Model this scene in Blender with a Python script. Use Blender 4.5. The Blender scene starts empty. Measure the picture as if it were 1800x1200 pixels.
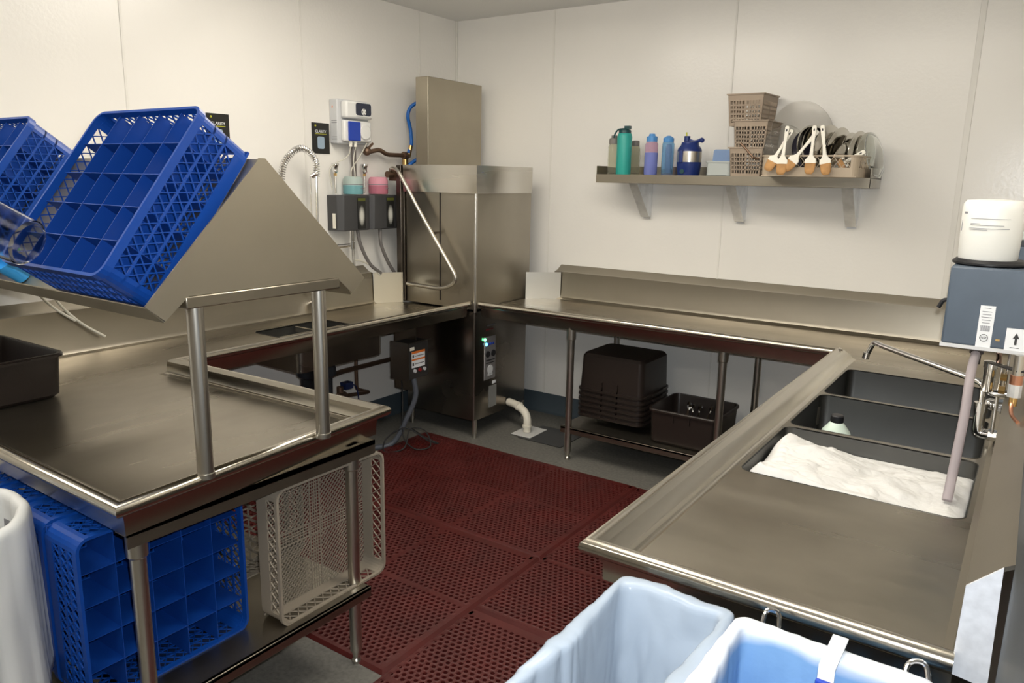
import bpy, bmesh, math, random
from mathutils import Vector, Matrix
PI = math.pi
rnd = random.Random(7)
sc = bpy.context.scene
col = sc.collection

# ------------------------------------------------------------------ camera
yaw, pitch, roll = .5989, -.2117, .0195
fw = Vector((-math.sin(yaw)*math.cos(pitch), math.cos(yaw)*math.cos(pitch), math.sin(pitch)))
r0 = Vector((math.cos(yaw), math.sin(yaw), 0)); u0 = r0.cross(fw)
rt = r0*math.cos(roll) + u0*math.sin(roll); up = -r0*math.sin(roll) + u0*math.cos(roll)
CAM = Vector((3.6127, -4.5183, 1.6529))
cd = bpy.data.cameras.new('camera'); cam = bpy.data.objects.new('camera', cd); col.objects.link(cam)
cd.sensor_width = 36; cd.lens = 1337.18/1800*36; cd.clip_start = .02
m = Matrix.Identity(4)
for i, v in enumerate((rt, up, -fw)):
    for j in range(3): m[j][i] = v[j]
m.translation = CAM
cam.matrix_world = m
sc.camera = cam

# ------------------------------------------------------------------ world, lights, exposure
w = bpy.data.worlds.new('world'); sc.world = w; w.use_nodes = True
w.node_tree.nodes['Background'].inputs[0].default_value = (.75, .82, 1, 1)
w.node_tree.nodes['Background'].inputs[1].default_value = .15
sc.view_settings.view_transform = 'Standard'; sc.view_settings.look = 'None'
sc.view_settings.gamma = 1; sc.view_settings.use_curve_mapping = False
sc.view_settings.exposure = -0.06
FLASH_W = 24.0
TROFFER_E = 12.5
fl = bpy.data.lights.new('camera_flash', 'AREA'); fl.shape = 'RECTANGLE'; fl.size = .04; fl.size_y = .02
fl.energy = FLASH_W; fl.color = (.93, .97, 1); fl.spread = math.radians(150)
flo = bpy.data.objects.new('camera_flash', fl); col.objects.link(flo)
mm = m.copy(); mm.translation = CAM + rt*.03 + up*.05 + fw*.03; flo.matrix_world = mm

# ------------------------------------------------------------------ materials
MATS = {}
def lin(c):
    return tuple(((x/12.92) if x <= .04045 else ((x+.055)/1.055)**2.4) for x in c)
def hexc(r, g, b): return lin((r/255, g/255, b/255))
def mat(name, c, rough=.5, metal=0., bump=0., bscale=60., var=0., vscale=3., stretch=(1, 1, 1), rvar=0., trans=0., ior=1.45, alpha=1., emit=None, estr=0., spec=None, sss=0.):
    if name in MATS: return MATS[name]
    M = bpy.data.materials.new(name); M.use_nodes = True; nt = M.node_tree; N = nt.nodes; L = nt.links
    p = N['Principled BSDF']
    p.inputs['Base Color'].default_value = (*c, 1); p.inputs['Roughness'].default_value = rough
    p.inputs['Metallic'].default_value = metal; p.inputs['IOR'].default_value = ior
    p.inputs['Transmission Weight'].default_value = trans; p.inputs['Alpha'].default_value = alpha
    if spec is not None: p.inputs['Specular IOR Level'].default_value = spec
    if sss: p.inputs['Subsurface Weight'].default_value = sss; p.inputs['Subsurface Radius'].default_value = (.02, .02, .02)
    if emit: p.inputs['Emission Color'].default_value = (*emit, 1); p.inputs['Emission Strength'].default_value = estr
    if bump or var or rvar:
        tc = N.new('ShaderNodeTexCoord'); mp = N.new('ShaderNodeMapping'); mp.inputs['Scale'].default_value = stretch
        L.new(tc.outputs['Object'], mp.inputs['Vector'])
    if bump:
        n = N.new('ShaderNodeTexNoise'); n.inputs['Scale'].default_value = bscale; n.inputs['Detail'].default_value = 3
        L.new(mp.outputs[0], n.inputs['Vector'])
        b = N.new('ShaderNodeBump'); b.inputs['Strength'].default_value = bump; b.inputs['Distance'].default_value = .002
        L.new(n.outputs['Fac'], b.inputs['Height']); L.new(b.outputs[0], p.inputs['Normal'])
    if var:
        n2 = N.new('ShaderNodeTexNoise'); n2.inputs['Scale'].default_value = vscale; n2.inputs['Detail'].default_value = 5
        L.new(tc.outputs['Object'], n2.inputs['Vector'])
        r = N.new('ShaderNodeMapRange'); r.inputs['From Min'].default_value = .3; r.inputs['From Max'].default_value = .7
        r.inputs['To Min'].default_value = 1-var; r.inputs['To Max'].default_value = 1+var
        L.new(n2.outputs['Fac'], r.inputs['Value'])
        mx = N.new('ShaderNodeVectorMath'); mx.operation = 'SCALE'; mx.inputs[0].default_value = c
        L.new(r.outputs[0], mx.inputs['Scale']); L.new(mx.outputs[0], p.inputs['Base Color'])
    if rvar:
        n3 = N.new('ShaderNodeTexNoise'); n3.inputs['Scale'].default_value = vscale*.8; n3.inputs['Detail'].default_value = 4
        L.new(mp.outputs[0], n3.inputs['Vector'])
        r2 = N.new('ShaderNodeMapRange'); r2.inputs['From Min'].default_value = .3; r2.inputs['From Max'].default_value = .7
        r2.inputs['To Min'].default_value = rough-rvar; r2.inputs['To Max'].default_value = rough+rvar
        L.new(n3.outputs['Fac'], r2.inputs['Value']); L.new(r2.outputs[0], p.inputs['Roughness'])
    MATS[name] = M
    return M
def steelmat(name, c, rough, stretch, bump=.05, rvar=.07, var=.06, aniso=.0):
    return mat(name, c, rough, 1., bump=bump, bscale=90, stretch=stretch, rvar=rvar, var=var, vscale=2.5)
STC = (.335, .305, .25)
steel_x = steelmat('brushed_steel_along_x', STC, .34, (.06, 2, 2))
steel_y = steelmat('brushed_steel_along_y', STC, .34, (2, .06, 2))
steel_z = steelmat('brushed_steel_upright', (.37, .34, .285), .36, (2, 2, .06))
steel_panel = steelmat('brushed_steel_rack_panel', (.43, .39, .31), .46, (2, .06, 2))
steel_tube = mat('polished_tube_steel', (.60, .57, .51), .3, 1., bump=.02, stretch=(2, 2, .1))
steel_rim = mat('polished_rim_steel', (.52, .485, .415), .2, 1.)
steel_galv = mat('bright_bracket_steel', (.74, .75, .76), .34, .6, bump=.15, bscale=25, var=.15, vscale=14)
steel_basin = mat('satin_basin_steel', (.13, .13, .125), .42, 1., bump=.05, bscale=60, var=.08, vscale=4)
steel_dark = mat('dark_stainless_cladding', (.05, .06, .07), .45, .3, bump=.03, var=.1, vscale=8)
steel_body = mat('machine_lower_body_steel', (.30, .27, .235), .26, 1., bump=.03, var=.08, rvar=.06)
chrome = mat('chrome', (.82, .82, .82), .08, 1.)
brass = mat('brass_fitting', (.65, .43, .17), .3, 1.)
copper = mat('copper_tube', (.62, .30, .19), .3, 1.)
bronze = mat('aged_bronze_pipe', (.20, .13, .09), .45, .8)
black = mat('black_plastic', (.012, .012, .014), .4)
blackrub = mat('black_rubber', (.02, .02, .02), .7)
tubm = mat('dark_brown_tub_plastic', (.020, .014, .0115), .38, bump=.15, bscale=140)
blue = mat('blue_rack_plastic', (.004, .05, .28), .34, bump=.05, bscale=50, sss=0)
blue2 = mat('blue_divider_plastic', (.004, .043, .25), .38)
greyp = mat('grey_rack_plastic', (.25, .213, .165), .5)
tanp = mat('tan_basket_plastic', (.38, .30, .225), .55)
tanr = mat('tan_rack_plastic', (.47, .385, .285), .55)
white_pl = mat('white_plastic', (.80, .80, .78), .4)
offw = mat('ivory_plastic', (.85, .82, .72), .4)
pumpw = mat('pump_housing_plastic', (.60, .61, .62), .45)
slate = mat('slate_grey_box_plastic', (.075, .10, .135), .42, var=.08, vscale=10)
dgrey = mat('charcoal_box_plastic', (.055, .055, .057), .5)
rubred = None
bluep = mat('blue_panel_plastic', (.02, .06, .42), .4)
screenm = mat('dark_screen', (.02, .025, .05), .15)
labelw = mat('white_label', (.78, .80, .82), .6)
inkm = mat('black_ink', (.03, .03, .03), .6)
greyink = mat('grey_ink', (.22, .22, .24), .6)
orange = mat('orange_label', (.80, .20, .03), .5)
yellowi = mat('yellow_ink', (.55, .55, .05), .5)
glass = mat('clear_glass', (.93, .95, .96), .03, trans=1., ior=1.3)
clearpl = mat('clear_plastic', (.80, .83, .88), .08, trans=1., ior=1.12)
hosecl = mat('clear_vinyl_hose', (.56, .50, .52), .3, trans=.55, ior=1.15)
hosegr = mat('grey_vinyl_hose', (.14, .13, .125), .4)
hosewt = mat('white_vinyl_tube', (.60, .58, .50), .35)
pvc = mat('white_pvc_pipe', (.72, .68, .58), .35)
teal = mat('teal_bottle_coating', (.03, .36, .31), .4)
navy = mat('navy_plastic', (.012, .03, .16), .35)
tealcap = mat('dark_teal_cap', (.012, .06, .065), .4)

def hose_liquid(name, c, rough=.25): return mat(name, c, rough, trans=.35, ior=1.2)
tealiq = hose_liquid('teal_liquid_plastic', (.26, .56, .60))
pinkliq = hose_liquid('pink_liquid_plastic', (.70, .25, .33))
jugw = mat('milky_jug_plastic', (.80, .80, .76), .35, sss=.1)
smoke = mat('smoky_bottle_plastic', (.80, .80, .70), .10, trans=.92, ior=1.15)
bluebot = mat('pale_blue_bottle', (.50, .74, .95), .10, trans=.9, ior=1.15)
purpbot = mat('purple_blue_bottle', (.28, .33, .75), .15, trans=.45, ior=1.15)
pinkbot = mat('pinkish_bottle_top', (.80, .55, .72), .15, trans=.75, ior=1.15)
bluecap = mat('light_blue_cap', (.08, .28, .62), .4)
greycap = mat('grey_cap', (.20, .18, .165), .5)
milky = mat('milky_container', (.62, .66, .64), .35, trans=.25, ior=1.2)
bluelid = mat('slate_blue_lid', (.10, .20, .40), .35)
bristle = mat('amber_bristle', (.50, .27, .105), .75, bump=.6, bscale=160, stretch=(3, 3, .3), var=.2, vscale=20)
foamm = mat('white_foam', (.62, .615, .595), .9, bump=.6, bscale=120, sss=.25)
liner = mat('white_bin_liner', (.56, .59, .62), .25, trans=.1, ior=1.3, bump=1., bscale=14)
liner_clear = mat('translucent_bin_liner', (.42, .49, .58), .2, trans=.15, ior=1.3, bump=1., bscale=14)
linerl = mat('matte_white_liner', (.66, .67, .66), .45, bump=.2, bscale=30)
greybin = mat('grey_bin_plastic', (.20, .20, .21), .5)
grout = mat('drain_grate_metal', (.12, .12, .12), .4, .8)
amber_glow = mat('green_lamp', (.1, .8, .3), .4, emit=(.15, 1, .4), estr=6)
blue_glow = mat('blue_lamp', (.1, .5, 1), .4, emit=(.1, .55, 1), estr=6)

def wallmat(name, c, bump=.35):
    M = mat(name, c, .24, bump=bump, bscale=55, var=.025, vscale=1.2, spec=.5)
    return M
wallm = wallmat('frp_wall_panel', (.83, .81, .765))
rearm = mat('unlit_room_dark_tone', (.30, .28, .25), .6)  # darkened to stand in for the unlit room that the steel reflects
seamm = mat('panel_joint_strip', (.76, .74, .69), .35)
ceilm = mat('ceiling_board', (.84, .84, .82), .8, bump=.2, bscale=120)
covem = mat('blue_grey_cove_base', (.060, .080, .095), .5)
floorm = mat('grey_speckled_floor', (.135, .13, .115), .55, bump=.3, bscale=220, var=.22, vscale=60)
def matmat():
    M = mat('red_rubber', (.066, .008, .0065), .5, bump=.3, bscale=60, var=.22, vscale=5, rvar=.1)
    return M
rubred = matmat()

# towel-like bag: blue and white stripes
def bagmat():
    M = bpy.data.materials.new('blue_white_woven_bag'); M.use_nodes = True; N = M.node_tree.nodes; L = M.node_tree.links
    p = N['Principled BSDF']; p.inputs['Roughness'].default_value = .75
    tc = N.new('ShaderNodeTexCoord'); sx = N.new('ShaderNodeSeparateXYZ'); L.new(tc.outputs['Object'], sx.inputs[0])
    n = N.new('ShaderNodeTexNoise'); n.inputs['Scale'].default_value = 7; L.new(tc.outputs['Object'], n.inputs['Vector'])
    a = N.new('ShaderNodeMath'); a.operation = 'MULTIPLY_ADD'; a.inputs[1].default_value = .05; L.new(n.outputs['Fac'], a.inputs[0]); L.new(sx.outputs['Z'], a.inputs[2])
    cr = N.new('ShaderNodeValToRGB'); mr = N.new('ShaderNodeMapRange')
    mr.inputs['From Min'].default_value = .585; mr.inputs['From Max'].default_value = .985; L.new(a.outputs[0], mr.inputs['Value']); L.new(mr.outputs[0], cr.inputs[0])
    e = cr.color_ramp.elements; e[0].position = 0; e[0].color = (.62, .68, .78, 1); e[1].position = 1; e[1].color = (.66, .70, .76, 1)
    for pos, c in ((.30, (.64, .70, .80, 1)), (.36, (.14, .29, .56, 1)), (.74, (.17, .33, .58, 1)), (.80, (.68, .72, .78, 1))):
        x = e.new(pos); x.color = c
    L.new(cr.outputs[0], p.inputs['Base Color'])
    n2 = N.new('ShaderNodeTexNoise'); n2.inputs['Scale'].default_value = 40; L.new(tc.outputs['Object'], n2.inputs['Vector'])
    b = N.new('ShaderNodeBump'); b.inputs['Strength'].default_value = .35; b.inputs['Distance'].default_value = .004
    L.new(n2.outputs['Fac'], b.inputs['Height']); L.new(b.outputs[0], p.inputs['Normal'])
    return M
bagm = bagmat()
# white glow oval printed on black label (radial print)
def ovalprint():
    M = bpy.data.materials.new('printed_black_label'); M.use_nodes = True; N = M.node_tree.nodes; L = M.node_tree.links
    p = N['Principled BSDF']; p.inputs['Roughness'].default_value = .4
    tc = N.new('ShaderNodeTexCoord'); mp = N.new('ShaderNodeMapping'); mp.inputs['Location'].default_value = (-.5, -.5, -.42)
    L.new(tc.outputs['Generated'], mp.inputs['Vector'])
    mp2 = N.new('ShaderNodeVectorMath'); mp2.operation = 'MULTIPLY'; mp2.inputs[1].default_value = (0, 1.25, 1.45)
    L.new(mp.outputs[0], mp2.inputs[0])
    ln = N.new('ShaderNodeVectorMath'); ln.operation = 'LENGTH'; L.new(mp2.outputs[0], ln.inputs[0])
    cr = N.new('ShaderNodeValToRGB'); L.new(ln.outputs['Value'], cr.inputs[0])
    e = cr.color_ramp.elements; e[0].position = .18; e[0].color = (.62, .62, .56, 1); e[1].position = .5; e[1].color = (.015, .015, .014, 1)
    L.new(cr.outputs[0], p.inputs['Base Color'])
    return M
ovalm = ovalprint()

# ------------------------------------------------------------------ mesh builder
class B:
    def __init__(s): s.bm = bmesh.new()
    def face(s, vs):
        try: return s.bm.faces.new(vs)
        except ValueError: return None
    def box(s, x0, x1, y0, y1, z0, z1, M=None):
        c = [Vector((x, y, z)) for z in (z0, z1) for y in (y0, y1) for x in (x0, x1)]
        if M is not None: c = [M @ p for p in c]
        v = [s.bm.verts.new(p) for p in c]
        for f in ((0, 2, 3, 1), (4, 5, 7, 6), (0, 1, 5, 4), (2, 6, 7, 3), (0, 4, 6, 2), (1, 3, 7, 5)): s.face([v[i] for i in f])
        return s
    def bar(s, a, b, w, h=None, upv=(0, 0, 1)):
        a = Vector(a); b = Vector(b); h = h or w; d = b-a; L = d.length
        if L < 1e-6: return s
        z = d/L; u = Vector(upv)
        if abs(z.dot(u)) > .98: u = Vector((1, 0, 0)) if abs(z.x) < .9 else Vector((0, 1, 0))
        x = u.cross(z).normalized(); y = z.cross(x)
        M = Matrix((( x.x, y.x, z.x, a.x), (x.y, y.y, z.y, a.y), (x.z, y.z, z.z, a.z), (0, 0, 0, 1)))
        return s.box(-w/2, w/2, -h/2, h/2, 0, L, M)
    def prism(s, poly, lo, hi, axis='z', M=None):
        def mk(p, t):
            v = Vector({'z': (p[0], p[1], t), 'x': (t, p[0], p[1]), 'y': (p[0], t, p[1])}[axis])
            return M @ v if M is not None else v
        a = [s.bm.verts.new(mk(p, lo)) for p in poly]; b = [s.bm.verts.new(mk(p, hi)) for p in poly]
        n = len(poly)
        for i in range(n): s.face([a[i], a[(i+1) % n], b[(i+1) % n], b[i]])
        s.face(a[::-1]); s.face(b)
        return s
    def tube(s, pts, r, seg=10, caps=True, closed=False, rs=None):
        pts = [Vector(p) for p in pts]; n = len(pts); rings = []
        prev = None
        for i in range(n):
            if closed: t = (pts[(i+1) % n]-pts[i-1]).normalized()
            elif i == 0: t = (pts[1]-pts[0]).normalized()
            elif i == n-1: t = (pts[-1]-pts[-2]).normalized()
            else: t = ((pts[i+1]-pts[i]).normalized()+(pts[i]-pts[i-1]).normalized()).normalized()
            if prev is None:
                a = Vector((0, 0, 1)) if abs(t.z) < .9 else Vector((1, 0, 0)); x = a.cross(t).normalized()
            else:
                x = (prev - t*prev.dot(t)).normalized()
            prev = x; y = t.cross(x); R = rs[i] if rs else r
            rings.append([s.bm.verts.new(pts[i]+(x*math.cos(2*PI*k/seg)+y*math.sin(2*PI*k/seg))*R) for k in range(seg)])
        for i in range(n if closed else n-1):
            A, C = rings[i], rings[(i+1) % n]
            for k in range(seg): s.face([A[k], A[(k+1) % seg], C[(k+1) % seg], C[k]])
        if caps and not closed: s.face(rings[0][::-1]); s.face(rings[-1])
        return s
    def cyl(s, a, b, r, r2=None, seg=20): return s.tube([a, b], r, seg, rs=[r, r if r2 is None else r2])
    def lathe(s, prof, c, seg=28, M=None, closed=False):
        rings = []
        for r, z in prof:
            if r < 1e-5:
                v = Vector((c[0], c[1], c[2]+z)); v = M @ v if M is not None else v
                rings.append([s.bm.verts.new(v)])
            else:
                ring = []
                for k in range(seg):
                    v = Vector((c[0]+r*math.cos(2*PI*k/seg), c[1]+r*math.sin(2*PI*k/seg), c[2]+z))
                    ring.append(s.bm.verts.new(M @ v if M is not None else v))
                rings.append(ring)
        R = len(rings)
        for i in range(R if closed else R-1):
            a, b = rings[i], rings[(i+1) % R]
            if len(a) == 1 and len(b) == 1: continue
            for k in range(seg):
                k2 = (k+1) % seg
                if len(a) == 1: s.face([a[0], b[k2], b[k]])
                elif len(b) == 1: s.face([a[k], a[k2], b[0]])
                else: s.face([a[k], a[k2], b[k2], b[k]])
        return s
    def sphere(s, c, r, seg=12):
        return s.lathe([(r*math.sin(PI*i/8), -r*math.cos(PI*i/8)) if 0 < i < 8 else (0, -r if i == 0 else r) for i in range(9)], c, seg)
    def sweep2d(s, path, prof, closed=False):
        """closed (offset,z) profile carried along a 2-D path; positive offset lies to the left of travel"""
        P = [Vector(p) for p in path]; n = len(P); rings = []
        for i in range(n):
            if closed or 0 < i < n-1:
                d1 = (P[i]-P[i-1]).normalized(); d2 = (P[(i+1) % n]-P[i]).normalized()
                n1 = Vector((-d1.y, d1.x)); n2 = Vector((-d2.y, d2.x)); b = (n1+n2).normalized(); k = 1/max(.35, b.dot(n1))
                nn = b*k
            else:
                d = (P[1]-P[0]).normalized() if i == 0 else (P[-1]-P[-2]).normalized(); nn = Vector((-d.y, d.x))
            rings.append([s.bm.verts.new((P[i].x+nn.x*o, P[i].y+nn.y*o, z)) for o, z in prof])
        for i in range(n if closed else n-1):
            a, b = rings[i], rings[(i+1) % n]
            for k in range(len(prof)): s.face([a[k], a[(k+1) % len(prof)], b[(k+1) % len(prof)], b[k]])
        if not closed: s.face(rings[0][::-1]); s.face(rings[-1])
        return s
    def grid(s, f, nu, nv, closed_u=False):
        V = [[s.bm.verts.new(f(i/(nu if closed_u else nu-1), j/(nv-1))) for j in range(nv)] for i in range(nu)]
        for i in range(nu if closed_u else nu-1):
            for j in range(nv-1):
                i2 = (i+1) % nu
                s.face([V[i][j], V[i2][j], V[i2][j+1], V[i][j+1]])
        return s
    def xform(s, M):
        bmesh.ops.transform(s.bm, matrix=M, verts=s.bm.verts); return s

def worldM(o):
    M = Matrix.Identity(4); c = o
    while c is not None: M = c.matrix_basis @ M; c = c.parent
    return M
def obj(name, b, m, parent=None, smooth=35, bevel=0, solid=0, keepn=False, local=False):
    me = bpy.data.meshes.new(name)
    if not keepn: bmesh.ops.recalc_face_normals(b.bm, faces=b.bm.faces)
    if parent is not None and not local: bmesh.ops.transform(b.bm, matrix=worldM(parent).inverted(), verts=b.bm.verts)
    b.bm.to_mesh(me); b.bm.free()
    if smooth:
        me.polygons.foreach_set('use_smooth', [True]*len(me.polygons)); me.set_sharp_from_angle(angle=math.radians(smooth))
    me.materials.append(m)
    o = bpy.data.objects.new(name, me); col.objects.link(o)
    if parent is not None: o.parent = parent
    if solid:
        md = o.modifiers.new('solid', 'SOLIDIFY'); md.thickness = solid; md.offset = -1
    if bevel:
        md = o.modifiers.new('bevel', 'BEVEL'); md.width = bevel; md.segments = 2; md.limit_method = 'ANGLE'; md.angle_limit = math.radians(40)
    return o
def tag(o, label=None, cat=None, group=None, kind=None):
    if label: o['label'] = label
    if cat: o['category'] = cat
    if group: o['group'] = group
    if kind: o['kind'] = kind
    return o
def thing(name, label, cat, loc=(0, 0, 0), rz=0, group=None):
    o = bpy.data.objects.new(name, None); col.objects.link(o); o.empty_display_size = .05
    o.location = loc; o.rotation_euler = (0, 0, rz)
    return tag(o, label, cat, group)
def one(name, b, m, label, cat, group=None, **k):
    return tag(obj(name, b, m, **k), label, cat, group)
def copy_tree(o, parent=None):
    c = o.copy(); col.objects.link(c); c.parent = parent
    for ch in list(o.children): copy_tree(ch, c)
    return c
def rect_loop(x0, x1, y0, y1, r, n=5):
    pts = []
    for cx, cy, a0 in ((x1-r, y1-r, 0), (x0+r, y1-r, 90), (x0+r, y0+r, 180), (x1-r, y0+r, 270)):
        for i in range(n+1):
            a = math.radians(a0+90*i/n); pts.append((cx+r*math.cos(a), cy+r*math.sin(a)))
    return pts
def plate_with_holes(outer, holes, z):
    b = B(); edges = []
    for lp in [outer]+holes:
        vs = [b.bm.verts.new((p[0], p[1], z)) for p in lp]
        edges += [b.bm.edges.new((vs[i], vs[(i+1) % len(vs)])) for i in range(len(vs))]
    bmesh.ops.triangle_fill(b.bm, use_beauty=True, use_dissolve=False, edges=edges)
    for f in b.bm.faces:
        if f.normal.z < 0: f.normal_flip()
    return b
def basin(b, x0, x1, y0, y1, z0, z1, r=.035, t=.0025):
    """open rounded basin with real wall thickness"""
    loops = []
    for (ins, z, rr) in ((0, z1, r), (0, z0+.03, r), (.012, z0+.008, r*.8), (.035, z0, r*.6)):
        loops.append([b.bm.verts.new((p[0], p[1], z)) for p in rect_loop(x0+ins, x1-ins, y0+ins, y1-ins, max(.01, rr))])
    outs = []
    for (ins, z, rr) in ((-t, z1, r+t), (-t, z0+.028, r+t), (.012-t, z0+.006-t, r*.8), (.035, z0-t, r*.6)):
        outs.append([b.bm.verts.new((p[0], p[1], z)) for p in rect_loop(x0+ins, x1-ins, y0+ins, y1-ins, max(.01, rr))])
    n = len(loops[0])
    for A in (loops, outs):
        for i in range(3):
            for k in range(n): b.face([A[i][k], A[i][(k+1) % n], A[i+1][(k+1) % n], A[i+1][k]])
        b.face(A[3])
    for k in range(n): b.face([loops[0][k], loops[0][(k+1) % n], outs[0][(k+1) % n], outs[0][k]])
    return b
def catmull(pts, n=8):
    P = [Vector(p) for p in pts]; P = [P[0]*2-P[1]]+P+[P[-1]*2-P[-2]]; out = []
    for i in range(1, len(P)-2):
        for k in range(n):
            t = k/n; a, b_, c, d = P[i-1], P[i], P[i+1], P[i+2]
            out.append(.5*((2*b_)+(c-a)*t+(2*a-5*b_+4*c-d)*t*t+(3*b_-a-3*c+d)*t**3))
    out.append(P[-2]); return out
def roundpath(pts, r, n=6):
    P = [Vector(p) for p in pts]; out = [P[0]]
    for i in range(1, len(P)-1):
        a = (P[i-1]-P[i]); c = (P[i+1]-P[i]); rr = min(r, a.length*.49, c.length*.49)
        A = P[i]+a.normalized()*rr; C = P[i]+c.normalized()*rr
        for k in range(n+1):
            t = k/n; out.append(A*(1-t)**2+P[i]*2*t*(1-t)+C*t*t)
    out.append(P[-1]); return out
def text(s, size, m, parent, origin, right, upd, name='lettering', extrude=.0004, align='CENTER'):
    cu = bpy.data.curves.new('txt', 'FONT'); cu.body = s; cu.size = size; cu.extrude = extrude; cu.align_x = align; cu.align_y = 'CENTER'
    t = bpy.data.objects.new('txt', cu); me = bpy.data.meshes.new_from_object(t)
    bpy.data.objects.remove(t); bpy.data.curves.remove(cu)
    r = Vector(right).normalized(); u = Vector(upd).normalized(); n = r.cross(u)
    M = Matrix(((r.x, u.x, n.x, origin[0]), (r.y, u.y, n.y, origin[1]), (r.z, u.z, n.z, origin[2]), (0, 0, 0, 1)))
    me.transform(worldM(parent).inverted() @ M); me.name = name
    me.materials.clear(); me.materials.append(m)
    o = bpy.data.objects.new(name, me); col.objects.link(o); o.parent = parent
    return o

# ================================================================== the room
H = 2.732; W = 3.668; YB = -6.6; XR = 5.2; YE = -3.92
def struct(name, b, m, parent=None, **k):
    o = obj(name, b, m, parent, **k)
    if parent is None: o['kind'] = 'structure'
    return o
struct('floor', B().box(-.1, XR+.1, YB-.1, .1, -.1, 0), floorm, smooth=0)
struct('ceiling', B().box(-.1, XR+.1, YB-.1, .1, H, H+.1), ceilm, smooth=0)
wb = struct('wall_back', B().box(-.1, W+.1, 0, .1, 0, H), wallm, smooth=0)
wl = struct('wall_left', B().box(-.1, 0, YB, 0, 0, H), wallm, smooth=0)
wr = struct('wall_right', B().box(W, W+.12, YE, 0, 0, H), wallm, smooth=0)
struct('wall_rear', B().box(-.1, XR+.1, YB-.1, YB, 0, H), rearm, smooth=0)
struct('wall_far_right', B().box(XR, XR+.1, YB, YE, 0, H), rearm, smooth=0)
struct('wall_return', B().box(W+.12, XR, YE, YE+.1, 0, H), rearm, smooth=0)
# joint strips between the wall panels
for i, x in enumerate((.818, 2.034, 3.249)):
    hw = (.007, .005, .014)[i]
    struct('trim_%d' % (i+1), B().box(x-hw, x+hw, -.0035, 0, 0, H), seamm, bevel=.0015)
for i, y in enumerate((-.403, -1.42, -2.473, -3.55, -4.77)):
    struct('trim_%d' % (i+4), B().box(0, .0035, y-.006, y+.006, 0, H), seamm, bevel=.0015)
struct('trim_9', B().box(0, .012, -.012, 0, 0, H), seamm, bevel=.003)
covep = [(0, 0), (0.035, 0), (.018, .008), (.008, .025), (.006, .14), (0, .14)]
struct('baseboard_back', B().sweep2d([(W, 0), (0, 0)], [(o, z) for o, z in covep]), covem)
struct('baseboard_left', B().sweep2d([(0, 0), (0, YB)], covep), covem)
struct('baseboard_right', B().sweep2d([(W, YE), (W, 0)], covep), covem)
# steel cladding on the near part of the right wall
clad = struct('trim_10', B().box(W-.016, W, -3.90, -2.62, 1.082, 2.2).box(W-.016, W, -3.90, -3.18, .14, 1.082).box(W-.004, W+.124, -3.925, -3.90, .14, 2.2), steel_dark, smooth=0)

# ceiling lamps (troffers)
def troffer(x, y, e=TROFFER_E, rz=0):
    t = thing('ceiling_light', 'surface-mounted fluorescent ceiling light above the dish room', 'ceiling light', (x, y, H), rz, 'ceiling lights')
    L2, W2 = .60, .30
    f = B().sweep2d([(-L2, -W2), (L2, -W2), (L2, W2), (-L2, W2)], [(0, 0), (0, -.02), (.03, -.02), (.03, 0)], closed=True)
    f.xform(worldM(t)); obj('frame', f, white_pl, t)
    mm_ = mat('lamp_diffuser', (.9, .9, .9), .5, emit=(1, .925, .81), estr=e)
    d = B().box(-L2+.03, L2-.03, -W2+.03, W2-.03, -.085, -.004); d.xform(worldM(t)); obj('diffuser', d, mm_, t)  # diffuser shaped to drop below the frame so its glowing sides light the ceiling
    return t
for x, y in ((1.35, -1.95), (2.75, -2.5), (1.35, -4.3), (3.0, -5.4)): troffer(x, y)

# ================================================================== soiled-dish table along the left wall
ROLL = []
def rimprof(zt=.90, zd=.835, d=.05, r=.019, skirt=.80):
    c = (r, zt-r); pr = []
    for a in range(290, 20, -27): pr.append((c[0]+r*math.cos(math.radians(a)), c[1]+r*math.sin(math.radians(a))))
    pr += [(r*2+.004, zt-.012), (d-.006, zd+.012), (d+.002, zd+.003), (d+.016, zd), (d+.016, zd-.004), (d, zd-.004), (d-.004, zt-.06), (r*2+.004, skirt), (r*2, skirt), (r*2-.002, zt-.06), (r+.012, zt-2*r)]
    return pr
t1 = thing('dish_table', 'L-shaped stainless soiled-dish table with raised rolled rim and tilted rack shelf, left', 'table', (1.0, -2.6, 0))
edge = [(.015, -3.67), (1.958, -3.69), (1.900, -2.72), (.770, -2.765), (.775, -.815)]
inner = [(.10, -3.61), (1.895, -3.63), (1.842, -2.78), (.716, -2.823), (.716, -.83)]
hole = [(p[0], p[1]) for p in rect_loop(.29, .66, -2.06, -1.58, .03)]
dk = plate_with_holes([(.09, -3.61), (1.895, -3.63), (1.842, -2.775), (.712, -2.815), (.712, -.803), (.11, -.803)], [hole], .835)
obj('deck', dk, mat('worn_deck_steel_left', STC, .33, 1., stretch=(2, .3, 2), rvar=.09, var=.12, vscale=3.2), t1, solid=.003, smooth=0)
rim = B().sweep2d(edge, rimprof(), False)
obj('rim', rim, steel_rim, t1, smooth=50)
# backsplash on the left wall: cove, face and sloped top
bs = B().sweep2d([(0.001, -.97), (0.001, -3.68)], [(0, 1.077), (.055, 1.04), (.085, 1.035), (.090, .86), (.10, .842), (.115, .836), (.115, .832), (.086, .832), (.08, 1.025), (0, 1.06)])
obj('backsplash', bs, steel_y, t1, smooth=30)
ep = B().prism([(.094, -.972), (.205, -.815), (.208, -.818), (.097, -.975)], .836, 1.035)
obj('end_plate', ep, mat('splash_end_steel', (.70, .66, .55), .35, 1., bump=.05), t1)
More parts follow.
